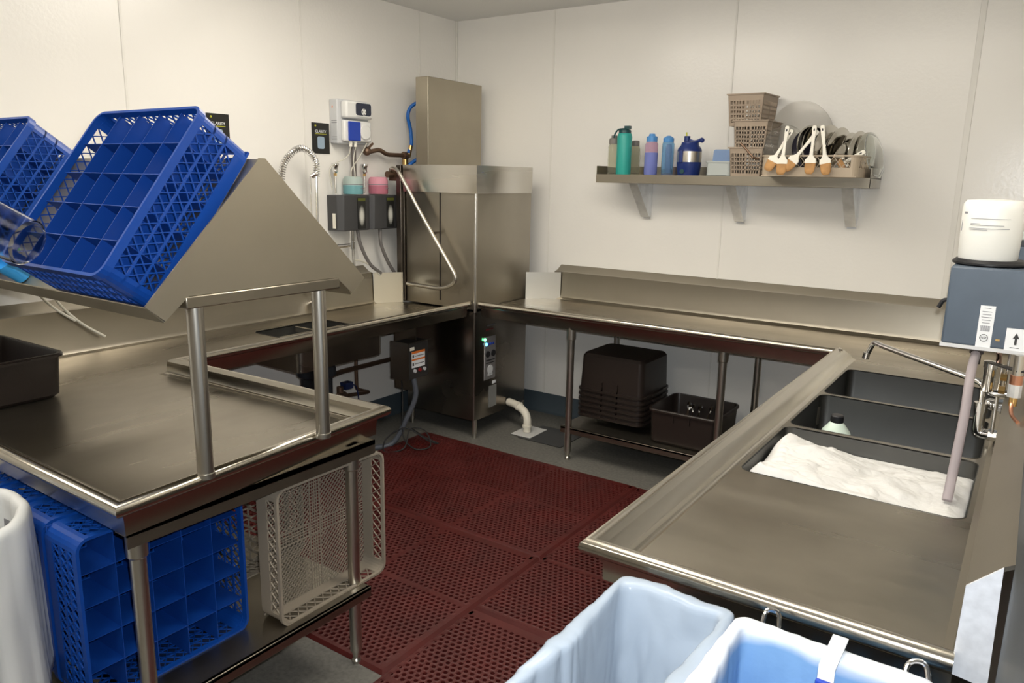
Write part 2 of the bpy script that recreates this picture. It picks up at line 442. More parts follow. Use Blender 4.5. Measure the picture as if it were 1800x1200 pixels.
# legs
def leg(b, x, y, top, foot=True, r=.0205):
    b.cyl((x, y, .05), (x, y, top), r)
    b.cyl((x, y, top-.07), (x, y, top), r*1.28)
    b.cyl((x, y, top-.075), (x, y, top-.07), r*1.1, r*1.28)
    b.lathe([(0, 0), (.014, 0), (.016, .012), (.011, .02), (.012, .03), (.017, .05), (.017, .055), (0, .055)], (x, y, 0), 16)
    return b
for x, y in ((1.865, -3.60), (1.862, -2.872), (.25, -3.60), (.72, -2.95)):
    obj('leg', leg(B(), x, y, .785), steel_tube, t1)
obj('support_channel', B().box(1.845, 1.90, -3.64, -2.80, .785, .80).box(1.895, 1.90, -3.64, -2.80, .755, .80).box(.3, 1.88, -3.62, -3.57, .78, .80).box(.3, 1.88, -2.90, -2.85, .78, .80), steel_y, t1)
ls = B().box(.22, 1.92, -3.625, -2.85, .285, .30).box(1.905, 1.92, -3.625, -2.85, .262, .30).box(.22, 1.92, -3.625, -3.61, .262, .30)
obj('undershelf', ls, steel_y, t1, bevel=.003)
# pre-rinse basin in the table
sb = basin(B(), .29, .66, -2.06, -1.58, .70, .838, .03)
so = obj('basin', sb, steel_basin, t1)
obj('basin_housing', B().sweep2d(rect_loop(.235, .70, -2.10, -1.52, .03), [(0, .69), (0, .83), (.003, .83), (.003, .69)], closed=True).prism(rect_loop(.235, .70, -2.10, -1.52, .03), .685, .69), steel_body, t1)
gr = B().box(.31, .64, -1.80, -1.788, .80, .832).box(.31, .64, -2.055, -2.04, .815, .832).box(.46, .472, -2.04, -1.60, .80, .83)
obj('rack_guide', gr, steel_y, t1, bevel=.002)
dsp = B().lathe([(0, .40), (.075, .40), (.085, .43), (.085, .57), (.105, .585), (.105, .62), (.09, .65), (.06, .69), (0, .69)], (.47, -1.80, 0), 28)
obj('waste_disposer', dsp, mat('dark_disposer_body', (.03, .035, .045), .4, .4), t1)
# over-shelf: inverted V of sheet steel with racks on its near slope
PL = [(-3.241, 1.690), (-3.576, 1.347), (-3.528, 1.312), (-3.462, 1.372), (-3.462, 1.352), (-2.99, 1.352), (-2.99, 1.372), (-2.933, 1.313), (-2.880, 1.351), (-3.223, 1.690)]
osf = B()
sheet = [(-3.570, 1.345), (-3.528, 1.306), (-3.238, 1.688), (-3.226, 1.688), (-2.932, 1.306), (-2.888, 1.347)]
prof = sheet + [(a, z-.003) for a, z in sheet[::-1]]
osf.prism([(a, z) for a, z in prof], .025, 1.9445, 'x')
shelf_o = obj('rack_shelf', osf, steel_panel, t1)
PLs = [(-3.241, 1.690), (-3.576, 1.347), (-3.528, 1.308), (-3.464, 1.36), (-2.992, 1.36), (-2.933, 1.309), (-2.880, 1.349), (-3.223, 1.690)]
obj('end_panel', B().prism(PLs, 1.945, 1.950, 'x'), steel_panel, shelf_o)
obj('end_panel', B().prism(PLs, .02, .025, 'x'), steel_panel, shelf_o)
obj('shelf_beam', B().box(1.915, 1.955, -3.475, -2.985, 1.329, 1.359), steel_y, shelf_o, bevel=.003)
for y in (-3.440, -3.047):
    obj('post', B().cyl((1.932, y, .895), (1.932, y, 1.335), .0205).cyl((1.932, y, .885), (1.932, y, .899), .023), steel_tube, shelf_o)

# supply pipes under the table
pp = B().tube(roundpath([(.42, -1.72, .53), (.25, -1.42, .488), (.12, -.80, .44), (.02, -.62, .42)], .03), .015)
one('drain_pipe', pp, bronze, 'dark slanting drain pipe running from the waste disposer towards the corner machine', 'pipe')
pp = B().tube(roundpath([(.12, -1.17, .68), (.12, -1.17, .30), (.13, -1.07, .262), (.20, -1.25, .30), (.25, -1.42, .335), (.42, -1.70, .42)], .02), .012)
pp.cyl((.26, -1.44, .34), (.26, -1.44, .40), .020).cyl((.23, -1.38, .33), (.30, -1.50, .355), .022)
one('water_pipe', pp, bronze, 'thin bent brown water pipe with valve dropping down the wall right of the waste disposer', 'pipe')
pp = B().tube(roundpath([(.07, -2.2, .62), (.07, -2.2, .47), (.20, -2.15, .45), (.36, -2.05, .47)], .02), .011).cyl((.16, -2.16, .44), (.26, -2.12, .46), .024).cyl((.21, -2.14, .44), (.21, -2.14, .52), .012)
one('supply_valve', pp, brass, 'brass supply valve on a pipe left of the waste disposer', 'valve')
cb = B().box(.24, .29, -1.42, -1.36, .38, .42).tube(catmull([(.27, -1.37, .40), (.27, -1.32, .38), (.26, -1.29, .30), (.25, -1.27, .20)]), .004, 6)
one('solenoid', cb, mat('dark_blue_plastic', (.01, .02, .08), .4), 'small dark blue solenoid with dangling black cable under the table', 'valve')

# ================================================================== back table and three-bowl sink along the right
t2 = thing('sink_table', 'L-shaped stainless clean-dish table with three-bowl sink and high backsplash, right', 'sink table', (3.2, -1.6, 0))
ZD = .855
bowls = [(3.0, 3.558, -2.462, -1.972), (3.0, 3.558, -1.945, -1.480), (3.0, 3.558, -1.455, -.975)]
outer = [(.80, -.735), (2.962, -.735), (2.962, -3.13), (3.578, -3.13), (3.578, -.117), (.80, -.117)]
obj('deck', plate_with_holes(outer, [rect_loop(*b_, .035) for b_ in bowls], ZD), mat('worn_deck_steel_right', STC, .33, 1., stretch=(.3, 2, 2), rvar=.09, var=.12, vscale=4), t2, solid=.003, smooth=0)
edge2 = [(.80, -.798), (2.895, -.798)]
def rim2prof(): return rimprof(.90, ZD, .05, .019, .80)
rr = B().sweep2d([(.812, -.798), (2.93, -.798)], rim2prof())
obj('back_rim', rr, steel_rim, t2, smooth=50)
# wide inner slope for the sink side
def rim3():
    zt, r = .90, .019; c = (r, zt-r); pr = []
    for a in range(290, 20, -27): pr.append((c[0]+r*math.cos(math.radians(a)), c[1]+r*math.sin(math.radians(a))))
    pr += [(.046, .888), (.076, .868), (.082, ZD+.003), (.10, ZD), (.10, ZD-.004), (.078, ZD-.004), (.072, .862), (.046, .80), (.042, .80), (.040, .84), (r+.012, zt-2*r)]
    return pr
rr = B().sweep2d([(2.888, -.74), (2.888, -3.19), (3.592, -3.19)], rim3())
obj('sink_rim', rr, steel_rim, t2, smooth=50)
# backsplash: along the back wall then the right wall
spp = [(0, 1.077), (.055, 1.045), (.088, 1.038), (.094, .885), (.10, .868), (.12, ZD), (.12, ZD-.004), (.088, ZD-.004), (.082, 1.03), (0, 1.06)]
sp = B().sweep2d([(W-.001, -.05), (W-.001, -.001), (.93, -.001)], spp)
obj('backsplash', sp, steel_x, t2, smooth=30)
spp2 = [(0, 1.078), (.028, 1.060), (.075, 1.013), (.077, .885), (.080, .868), (.095, ZD), (.095, ZD-.004), (.074, ZD-.004), (.071, 1.008), (.026, 1.053), (0, 1.07)]
sp = B().sweep2d([(W-.001, -3.15), (W-.001, -.06)], spp2)
obj('side_backsplash', sp, steel_y, t2, smooth=30)
obj('end_plate', B().prism([(3.589, .852), (3.592, 1.014), (3.639, 1.061), (3.643, .845)], -3.156, -3.151, 'y'), mat('flash_lit_end_plate_steel', (.72, .74, .78), .45, .25, bump=.2, bscale=70, var=.08, vscale=60), t2)  # pale, less metallic colour puts the flash brightness into the front plate
obj('end_plate', B().prism([(.985, -.098), (.800, -.245), (.802, -.249), (.988, -.101)], ZD, 1.035), mat('splash_end_steel2', (.70, .68, .62), .33, 1., bump=.08), t2)
for b_ in bowls:
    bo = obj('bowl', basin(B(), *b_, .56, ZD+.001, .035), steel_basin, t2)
    cx, cy = (b_[0]+b_[1])/2, (b_[2]+b_[3])/2
    obj('drain', B().lathe([(0, .562), (.03, .562), (.045, .566), (.05, .562), (.05, .558), (0, .558)], (cx, cy, 0), 24), chrome, bo)
for x, y in ((1.45, -.735), (2.345, -.70), (1.44, -.12), (2.36, -.12), (3.0, -3.02), (3.52, -3.02), (2.98, -1.5), (3.52, -.3)):
    obj('leg', leg(B(), x, y, .81), steel_tube, t2)
for x in (1.45, 2.345):
    obj('leg_bracket', B().prism([(-.09, .84), (.09, .84), (.03, .80), (-.03, .80)], -.003, .003, 'y', M=Matrix.Translation((x, -.735, 0))), steel_x, t2)
obj('undershelf', B().box(1.40, 2.92, -.745, -.10, .19, .205).box(1.40, 2.92, -.745, -.73, .165, .205), steel_x, t2, bevel=.003)
obj('front_channel', B().box(3.05, 3.54, -3.165, -3.16, .745, .80).box(3.05, 3.54, -3.165, -3.12, .745, .75), steel_x, t2)

# ================================================================== dishwashing machine in the corner
dw = thing('dishwasher', 'tall stainless hood-type corner dishwashing machine with lift handle', 'dishwasher', (.5, -.47, 0))
x0, x1, y0, y1 = .215, .787, -.795, -.205
obj('lower_body', B().prism(rect_loop(x0, x1, y0, y1, .012, 3), .12, .83), steel_body, dw)
obj('wash_hood', B().prism(rect_loop(x0, x1+.0, y0, y1+.03, .014, 3), .845, 1.565), steel_z, dw)
obj('hood_top_band', B().sweep2d(rect_loop(x0-.0, x1+.022, y0-.022, y1+.0, .004, 2), [(0, 1.556), (0, 1.722), (.01, 1.722), (.01, 1.556)], closed=True).box(x0+.01, x1, y0, y1-.01, 1.66, 1.68), mat('bright_band_steel', (.60, .575, .52), .27, 1., bump=.04, stretch=(.06, .06, 2), rvar=.06, vscale=3), dw)
obj('control_tower', B().box(.195, .30, -.665, -.095, 1.69, 2.272), steel_panel, dw, bevel=.004)
obj('corner_post', B().cyl((x1+.004, y0-.004, .83), (x1+.004, y0-.004, 1.56), .011), steel_tube, dw)
obj('door_seam', B().box(.505, .512, y0-.004, y0, .88, 1.56), mat('dark_seam', (.05, .045, .04), .4, .6), dw)
obj('side_column', B().box(.165, .205, y0-.03, y0+.02, .845, 1.72).box(.205, .215, y0-.01, y0+.02, .845, 1.70), mat('dark_column_steel', (.16, .14, .12), .3, 1.), dw, bevel=.003)
hp = roundpath([(.13, -.80, 1.66), (.15, -.86, 1.700), (.22, -.872, 1.695), (.395, -.872, 1.45), (.715, -.872, 1.03), (.60, -.872, .965), (.295, -.872, .975)], .07, 8)
ho = obj('lift_handle', B().tube(hp, .0125, 12), steel_tube, dw)
obj('handle_stay', B().bar((.44, -.795, 1.30), (.50, -.872, 1.31), .012), bronze, ho)
obj('pivot_bracket', B().cyl((.13, -.77, 1.66), (.13, -.87, 1.66), .02).box(.10, .17, -.82, -.79, 1.62, 1.70), bronze, ho)
for x, y in ((x1-.01, y0+.02), (x1-.01, y1-.02), (x0+.03, y0+.02), (x0+.03, y1-.02)):
    obj('leg', B().cyl((x, y, .03), (x, y, .125), .016).cyl((x, y, 0), (x, y, .03), .012), steel_tube, dw)
# control panel on the right-hand face
px = x1+.001
cp = obj('control_panel', B().box(px, px+.006, -.695, -.575, .37, .655), mat('panel_face_silver', (.36, .35, .35), .4, .7), dw, bevel=.004)
b = B()
for y in (-.665, -.605): b.cyl((px+.006, y, .54), (px+.012, y, .54), .021)
b.box(px+.006, px+.009, -.68, -.59, .495, .502).box(px+.006, px+.009, -.68, -.59, .478, .483)
obj('gauge', b, black, cp)
obj('power_lamp', B().cyl((px+.006, -.697, .640), (px+.012, -.697, .640), .0095), amber_glow, cp)
obj('status_lamp', B().cyl((px+.006, -.681, .607), (px+.012, -.681, .607), .0095), blue_glow, cp)
b = B()
for y in (-.655, -.630, -.605): b.cyl((px+.006, y, .605), (px+.010, y, .605), .008)
obj('button', b, bluep, cp)
obj('dial_sticker', B().cyl((px+.006, -.635, .435), (px+.0075, -.635, .435), .03).box(px+.006, px+.0075, -.66, -.61, .395, .41), pumpw, cp)
obj('rating_label', B().box(px, px+.002, -.64, -.555, .175, .32), mat('dull_label', (.22, .22, .21), .5), dw)
obj('small_label', B().box(px, px+.002, -.60, -.565, .33, .35), labelw, dw)
obj('name_badge', B().box(px, px+.002, -.675, -.64, .695, .705).box(px, px+.002, -.63, -.60, .697, .703), mat('dull_red_badge', (.16, .02, .025), .5), dw)
obj('name_badge', B().box(px, px+.002, -.665, -.57, .722, .730), mat('dull_grey_badge', (.12, .12, .12), .5), dw)
# electrical box and its bracket
eb = thing('electrical_box', 'black switch box with orange and white warning label under the left table', 'switch box', (.54, -1.12, .45))
obj('mounting_plate', B().box(.375, .555, -1.085, -1.08, .34, .80).box(.375, .38, -1.085, -.90, .34, .80), steel_y, eb)
obj('enclosure', B().box(.475, .60, -1.205, -1.02, .445, .67), mat('dark_grey_enclosure', (.035, .033, .032), .4), eb, bevel=.004)
obj('cover_lip', B().box(.46, .607, -1.21, -1.205, .44, .675).box(.60, .607, -1.21, -1.0, .668, .676), mat('lip_steel', (.3, .28, .25), .3, 1.), eb)
lb = obj('warning_label', B().box(.6005, .602, -1.175, -1.055, .515, .615), labelw, eb)
obj('orange_band', B().box(.602, .6028, -1.175, -1.055, .603, .617).box(.602, .6028, -1.175, -1.055, .560, .570), orange, lb)
obj('print', B().box(.602, .6028, -1.168, -1.156, .578, .596).box(.602, .6028, -1.168, -1.156, .528, .546).box(.602, .6025, -1.148, -1.065, .584, .588).box(.602, .6025, -1.148, -1.065, .536, .540), inkm, lb)
for y, m_ in ((-1.15, pumpw), (-1.105, mat('red_button', (.3, .02, .02), .4)), (-1.062, pumpw)):
    obj('button', B().cyl((.60, y, .495), (.61, y, .495), .011), m_, eb)
obj('beige_sticker', B().box(.6005, .6015, -1.19, -1.15, .625, .645), offw, eb)
one('conduit', B().tube(catmull([(.585, -1.14, .445), (.59, -1.13, .33), (.55, -1.16, .20), (.48, -1.22, .03), (.40, -1.35, .012)]), .016), mat('grey_conduit', (.09, .10, .12), .5), 'grey flexible conduit hanging from the black switch box', 'conduit')
cab = catmull([(.50, -1.16, .45), (.52, -1.17, .30), (.53, -1.19, .12), (.57, -1.20, .05), (.66, -1.20, .02), (.70, -1.12, .03), (.62, -1.08, .10), (.57, -1.16, .12), (.60, -1.25, .03), (.52, -1.33, .01), (.46, -1.26, .06), (.55, -1.18, .13), (.66, -1.10, .05), (.68, -1.02, .012), (.58, -1.04, .04), (.56, -1.14, .12)])
one('power_cable', B().tube(cab, .0045, 6), blackrub, 'coiled black power cable tied in loops on the floor', 'cable')
# drain pipe of the machine and floor drain
pv = B().tube(roundpath([(.80, -.42, .165), (.90, -.46, .17), (1.0, -.49, .13), (1.0, -.495, .015)], .09, 8), .026, 16)
pv.cyl((1.0, -.495, .045), (1.0, -.495, .06), .031).cyl((.90, -.46, .165), (.92, -.467, .165), .030)
one('drain_pipe', pv, pvc, 'white elbowed drain pipe from the dishwashing machine to the floor drain', 'pipe')
fd = thing('floor_drain', 'square floor drain with white insert under the white pipe', 'floor drain', (1.12, -.45, 0))
obj('grate', B().box(1.0, 1.32, -.60, -.30, .001, .006), grout, fd)
obj('insert', B().box(.93, 1.08, -.58, -.37, .006, .012), mat('white_sump', (.55, .55, .53), .5), fd, bevel=.002)

# ================================================================== floor mats
def mat_mesh(L, Wd, pitch=.0262, t=.012):
    """rubber mat with real round drain holes, in local coordinates"""
    me = bpy.data.meshes.new('rubber_mat'); V = []; F = []
    nx = int((L-.04)/pitch); rowh = pitch*.866; ny = int((Wd-.04)/rowh)
    ox = -(nx*pitch)/2; oy = -(ny*rowh)/2; R = pitch*.31; S = 6
    for j in range(ny):
        sh = pitch*.25*(1 if j % 2 else -1)
        for i in range(nx):
            solid = (i % 19 == 18) or (j % 21 == 20)
            cx = ox+(i+.5)*pitch+sh; cy = oy+(j+.5)*rowh
            ax0, ax1, ay0, ay1 = cx-pitch/2, cx+pitch/2, cy-rowh/2, cy+rowh/2
            if solid:
                b0 = len(V); V += [(ax0, ay0, t), (ax1, ay0, t), (ax1, ay1, t), (ax0, ay1, t)]; F.append((b0, b0+1, b0+2, b0+3)); continue
            b0 = len(V)
            sq = [(ax1, cy), (ax1, ay1), (cx, ay1), (ax0, ay1), (ax0, cy), (ax0, ay0), (cx, ay0), (ax1, ay0)]
            V += [(x, y, t) for x, y in sq]
            V += [(ax0, ay0, .003), (ax1, ay0, .003), (ax1, ay1, .003), (ax0, ay1, .003)]; F.append((b0+8, b0+9, b0+10, b0+11)); b0 += 4
            ci = [(cx+R*math.cos(PI/4*k), cy+R*math.sin(PI/4*k)) for k in range(8)]
            V += [(x, y, t+.0012) for x, y in ci]; V += [(x, y, .001) for x, y in ci]
            for k in range(8):
                k2 = (k+1) % 8
                F.append((b0-4+k, b0-4+k2, b0+8+k2, b0+8+k)); F.append((b0+8+k, b0+8+k2, b0+16+k2, b0+16+k))
    # border frame
    hx, hy = L/2, Wd/2; ix, iy = nx*pitch/2-.006, ny*rowh/2
    b0 = len(V)
    V += [(-hx, -hy, .001), (hx, -hy, .001), (hx, hy, .001), (-hx, hy, .001), (-hx+.012, -hy+.012, t), (hx-.012, -hy+.012, t), (hx-.012, hy-.012, t), (-hx+.012, hy-.012, t), (-ix, -iy, t), (ix, -iy, t), (ix, iy, t), (-ix, iy, t)]
    for k in range(4):
        k2 = (k+1) % 4
        F += [(b0+k, b0+k2, b0+4+k2, b0+4+k), (b0+4+k, b0+4+k2, b0+8+k2, b0+8+k)]
    me.from_pydata(V, [], F); me.update(); me.materials.append(rubred)
    return me
mA = mat_mesh(1.53, 1.0); mB = mat_mesh(.96, 1.48)
for me_, x, y, rz, lab in ((mA, 1.225, -1.385, 0, 'dark red perforated rubber mat in front of the dishwashing machine'),
                           (mA, 1.222, -2.375, 0, 'dark red perforated rubber mat beside the left table legs'),
                           (mB, 2.467, -1.63, 0, 'dark red perforated rubber mat running beneath the sink side'),
                           (mB, 2.467, -3.112, 0, 'dark red perforated rubber mat nearest the camera beside the clear bin liner')):
    o = bpy.data.objects.new('rubber_mat', me_); col.objects.link(o); o.location = (x, y, 0); o.rotation_euler = (0, 0, rz)
    tag(o, lab, 'floor mat', 'red rubber floor mats')

# ================================================================== dish racks
def rack_parts(S, h, m, n=0, kind='glass', dm=None, foot=.03, top=.02, rows=2, pitch=.028, base='grid'):
    """returns list of (name, builder, material) for an open rack; base at z=0, centre at origin"""
    s = S/2; r = .035; t = .004; b = B()
    loop = rect_loop(-s, s, -s, s, r, 5)
    def band(z0, z1, w=t, out=0):
        lp = rect_loop(-s-out, s+out, -s-out, s+out, r, 5)
        b.sweep2d(lp[::1], [(0, z0), (0, z1), (w+out, z1), (w+out, z0)], closed=True)
    # sweep2d offset positive = left of travel (loop is counter-clockwise -> inward)
    band(0, foot, t, .0); band(h-top, h, t, .004)
    zs = [foot+(h-top-foot)*k/rows for k in range(rows+1)]
    for k in range(1, rows): band(zs[k]-.003, zs[k]+.003, t)
    # solid corners
    for cx, cy, a0 in ((s-r, s-r, 0), (-s+r, s-r, 90), (-s+r, -s+r, 180), (s-r, -s+r, 270)):
        for i in range(5):
            a, c = math.radians(a0+90*i/5), math.radians(a0+90*(i+1)/5)
            q = [(cx+r*math.cos(a), cy+r*math.sin(a)), (cx+r*math.cos(c), cy+r*math.sin(c)), (cx+(r-t)*math.cos(c), cy+(r-t)*math.sin(c)), (cx+(r-t)*math.cos(a), cy+(r-t)*math.sin(a))]
            b.prism(q, foot, h-top)
    # diagonal lattice on the four walls
    L = S-2*r; w = .0028
    for side in range(4):
        M = Matrix.Rotation(side*PI/2, 4, 'Z')
        for k in range(rows):
            z0, z1 = zs[k], zs[k+1]; dz = z1-z0; nn = max(1, int(L/(dz*.75))); st = L/nn
            for i in range(nn):
                xa = -s+r+i*st
                for (p, q) in (((xa, z0), (xa+st, z1)), ((xa, z1), (xa+st, z0))):
                    A = M @ Vector((p[0], -s+t/2, p[1])); C = M @ Vector((q[0], -s+t/2, q[1])); b.bar(A, C, w, .0035, upv=M @ Vector((0, -1, 0)))
    out = [('frame', b, m)]
    g = B()
    if base == 'diag':
        # floor: dense diagonal lattice in four fields with a plain cross
        g.box(-s+.004, s-.004, -.022, -.019, 0, .005).box(-s+.004, s-.004, .019, .022, 0, .005).box(-.022, -.019, -s+.004, s-.004, 0, .005).box(.019, .022, -s+.004, s-.004, 0, .005)
        for k in range(-1, 2):
            g.box(-s+.004, s-.004, k*.009-.001, k*.009+.001, 0, .004).box(k*.009-.001, k*.009+.001, -s+.004, s-.004, 0, .004)
        i = -s+.02
        while i < s-.01:
            if abs(i) > .022: g.box(i-.001, i+.001, -.02, .02, 0, .004).box(-.02, .02, i-.001, i+.001, 0, .004)
            i += .0115
        def clip(x0, y0, x1, y1, sgn, c):
            # line y = sgn*x + c inside box
            pts = []
            for X in (x0, x1):
                y = sgn*X+c
                if y0-1e-9 <= y <= y1+1e-9: pts.append((X, y))
            for Y in (y0, y1):
                X = (Y-c)/sgn
                if x0+1e-9 < X < x1-1e-9: pts.append((X, Y))
            return pts[:2] if len(pts) >= 2 else None
        A = s-.004
        for bx in ((.022, .022, A, A), (-A, .022, -.022, A), (-A, -A, -.022, -.022), (.022, -A, A, -.022)):
            for sgn in (1, -1):
                c = -2*A
                while c < 2*A:
                    p = clip(*bx, sgn, c)
                    if p and (Vector(p[0])-Vector(p[1])).length > .008: g.bar((*p[0], .002), (*p[1], .002), .0022, .004)
                    c += .0165 if sgn == 1 else .0165
        out.append(('floor_grid', g, m))
    else:
        k = 10; st = (S-.01)/k
        for i in range(k+1):
            x = -s+.005+i*st; g.box(x-.0015, x+.0015, -s+.005, s-.005, 0, .006).box(-s+.005, s-.005, x-.0015, x+.0015, 0, .006)
        # small squares in each cell
        if n:
            cs = (S-.008)/n
            for i in range(n):
                for j in range(n):
                    cx, cy = -s+.004+(i+.5)*cs, -s+.004+(j+.5)*cs; q = cs*.24
                    g.bar((cx-q, cy-q, .008), (cx+q, cy+q, .008), .003, .004).bar((cx-q, cy+q, .008), (cx+q, cy-q, .008), .003, .004)
                    g.box(cx-q, cx+q, cy-q-.002, cy-q+.002, .004, .010).box(cx-q, cx+q, cy+q-.002, cy+q+.002, .004, .010)
        out.append(('floor_grid', g, m))
    if n:
        d = B(); cs = (S-.008)/n
        for i in range(1, n):
            x = -s+.004+i*cs
            d.box(x-.001, x+.001, -s+.005, s-.005, .012, h-.012).box(-s+.005, s-.005, x-.001, x+.001, .012, h-.0125)
        out.append(('dividers', d, dm or m))
    return out
def rackthing(name, label, cat, parts, group=None):
    o = bpy.data.objects.new(name, None); col.objects.link(o); tag(o, label, cat, group)
    for nm, b, m_ in parts: obj(nm, b, m_, o, local=True, smooth=0)
    return o
def basis(ex, ey, ez, t):
    return Matrix(((ex[0], ey[0], ez[0], t[0]), (ex[1], ey[1], ez[1], t[1]), (ex[2], ey[2], ez[2], t[2]), (0, 0, 0, 1)))
grp = 'blue glass racks'
RK = .480; RH = .155
r1 = rackthing('glass_rack', 'blue plastic glass rack tilted on the rack shelf beside the steel end panel', 'dish rack', rack_parts(RK, .168, blue, 5, dm=blue2, rows=3, foot=.034, top=.02), grp)
# slope frame: ey up the slope, ez outward normal
ey = Vector((0, .6018, .7986)); ez = Vector((0, -.7986, .6018)); ex = Vector((1, 0, 0))
low = Vector((0, -3.528, 1.306))
def on_slope(xc, dx=0):
    c = low + ey*(RK/2+.018) + ez*.003
    return basis(ex, ey, ez, (xc, c.y, c.z))
r1.matrix_world = on_slope(1.665)
r2 = copy_tree(r1); r2.matrix_world = on_slope(.80); r2['label'] = 'blue plastic glass rack tilted on the rack shelf, cut off by the left picture edge'
# tumbler lying on the rack rims
tb = thing('tumbler', 'clear plastic tumbler lying on the blue racks at the left picture edge', 'tumbler', (1.19, -3.66, 1.50))
TM = basis(Vector((0, 1, 0)), Vector((-.35, 0, .93)), Vector((.93, 0, .35)), (0, 0, 0))
d_ = Vector((-0.839, -0.409, 0.358)).normalized(); a_ = Vector((0, 0, 1)).cross(d_).normalized(); TM = basis(a_, d_.cross(a_), d_, (1.663, -3.680, 1.480))
cup = B().lathe([(0, .0), (.050, .0), (.056, .006), (.068, .17), (.0655, .17), (.052, .01), (0, .008)], (0, 0, 0), 28, M=TM)
obj('wall', cup, clearpl, tb)
ring = B().lathe([(.0665, .166), (.070, .168), (.070, .174), (.065, .174)], (0, 0, 0), 28, M=TM, closed=True)
obj('rim', ring, glass, tb)
one('cup', B().lathe([(0, 0), (.026, 0), (.036, .07), (.0345, .07), (.025, .003), (0, .003)], (0, 0, 0), 24, M=basis((1, 0, 0), (0, .7, .7), (0, -.7, .7), (1.19, -3.50, 1.345))), mat('sky_blue_cup', (.05, .35, .75), .3), 'small sky blue cup wedged on the rack shelf under the tumbler', 'cup')
one('straw_tip', B().sphere((1.36, -3.585, 1.438), .008), mat('green_plastic', (.05, .35, .06), .4), 'tiny green cap beside the clear tumbler on the blue rack', 'cap')

# racks stored on the undershelf; ez of each rack points to +x
def standing(xb, yc, zc, tilt=0.0):
    M = basis(Vector((0, 1, 0)), Vector((0, 0, 1)), Vector((1, 0, 0)), (xb, yc, zc))
    return Matrix.Rotation(0, 4, 'Z') @ M
S2 = .465
lab = ['blue plastic glass rack on edge at the open end of the undershelf, facing the aisle', 'blue plastic glass rack standing on edge, second in the undershelf row behind the bin liner', 'blue plastic glass rack standing on edge, third in the undershelf row behind the bin liner', 'blue plastic glass rack standing on edge, farthest left in the undershelf row']
base_r = rackthing('glass_rack', lab[0], 'dish rack', rack_parts(S2, .165, blue, 5, dm=blue2, rows=3, foot=.034, top=.02), grp)
base_r.matrix_world = standing(1.625, -3.475, .301+S2/2)
for k in range(3):
    c = copy_tree(base_r); c.matrix_world = standing(1.625-.172*(k+1), -3.475+.012*(k % 2), .301+S2/2); c['label'] = lab[k+1]
gp = rack_parts(.44, .10, greyp, 0, base='diag', rows=1, foot=.045, top=.012)
g1 = rackthing('flat_rack', 'grey flat dish rack standing on edge with open side facing the aisle', 'dish rack', gp, 'grey dish racks')
g1.matrix_world = standing(1.782, -2.965, .301+.22)
g2 = rackthing('peg_rack', 'grey dish rack standing behind between blue rack and flat grey rack', 'dish rack', rack_parts(.40, .10, greyp, 0, rows=2, foot=.02), 'grey dish racks')
g2.matrix_world = standing(1.45, -3.02, .301+.20)
# rack in the photo carries pegs: rows of little pins
pg = B()
for i in range(9):
    for j in range(9):
        x, y = -.16+i*.04, -.16+j*.04; pg.bar((x, y, .004), (x, y, .075), .006)
po = obj('pegs', pg, greyp, g2, local=True, smooth=0)
lt = thing('tray', 'black flat tray edge lying on top of the grey racks under the table', 'tray', (1.6, -2.95, .745))
one_t = obj('body', B().box(1.5, 1.80, -3.05, -2.85, .755, .765).box(1.5, 1.80, -3.055, -3.05, .755, .775).box(1.5, 1.80, -2.855, -2.85, .755, .775), black, lt)

# ================================================================== bus tubs
def tub(L, Wd, h, taper=.02, t=.004):
    b = B(); r = .04
    def lp(ins, rr): return rect_loop(-L/2+ins, L/2-ins, -Wd/2+ins, Wd/2-ins, rr)
    prof = [(0.012+taper, 0, r), (taper, .012, r), (.012, h-.012, r), (.0, h-.012, r+.01), (.0, h-.004, r+.01), (.003, h, r+.01), (.014, h, r), (.016, h-.006, r), (.004+taper+t, .016, r), (.016+taper+t, .005, r)]
    rings = [[b.bm.verts.new((p[0], p[1], z)) for p in lp(i, rr)] for i, z, rr in prof]; n = len(rings[0])
    for i in range(len(rings)-1):
        for k in range(n): b.face([rings[i][k], rings[i][(k+1) % n], rings[i+1][(k+1) % n], rings[i+1][k]])
    b.face(rings[0]); b.face(rings[-1])
    # handle lips under the two short ends and ribs
    for sx in (-1, 1):
        b.box(sx*(L/2-.004), sx*(L/2+.012), -.07, .07, h-.012, h-.004)
    for sy in (-1, 1):
        for x in (-.06, .06): b.box(x-.003, x+.003, sy*(Wd/2-.014), sy*(Wd/2-.004), h-.05, h-.012)
    return b
bt = one('bus_tub', tub(.52, .40, .165), tubm, 'dark brown bus tub standing on the left dish table under the rack shelf', 'bus tub', 'brown bus tubs')
bt.location = (.505, -3.41, .838); bt.rotation_euler = (0, 0, .02)
bt2 = bt.copy(); col.objects.link(bt2); bt2.location = (2.135, -.50, .207); bt2.rotation_euler = (0, 0, .0); bt2.scale = (.78, 1.02, 1.22)
bt2['label'] = 'open dark brown bus tub holding utensils on the undershelf right of the stack'
places = ['topmost overturned', 'second from the top', 'third from the top', 'fourth from the top', 'fifth from the top', 'lowest']
for k in range(6):
    c = bt.copy(); col.objects.link(c); c.scale = (.84, 1.02, 1.38)
    c.location = (1.655, -.43, .640-.032*k+.0); c.rotation_euler = (PI, 0, .0)
    c['label'] = 'dark brown bus tub overturned in the undershelf stack, '+(places[k] if k else 'topmost with its whole body showing')
    c['group'] = 'brown bus tubs'
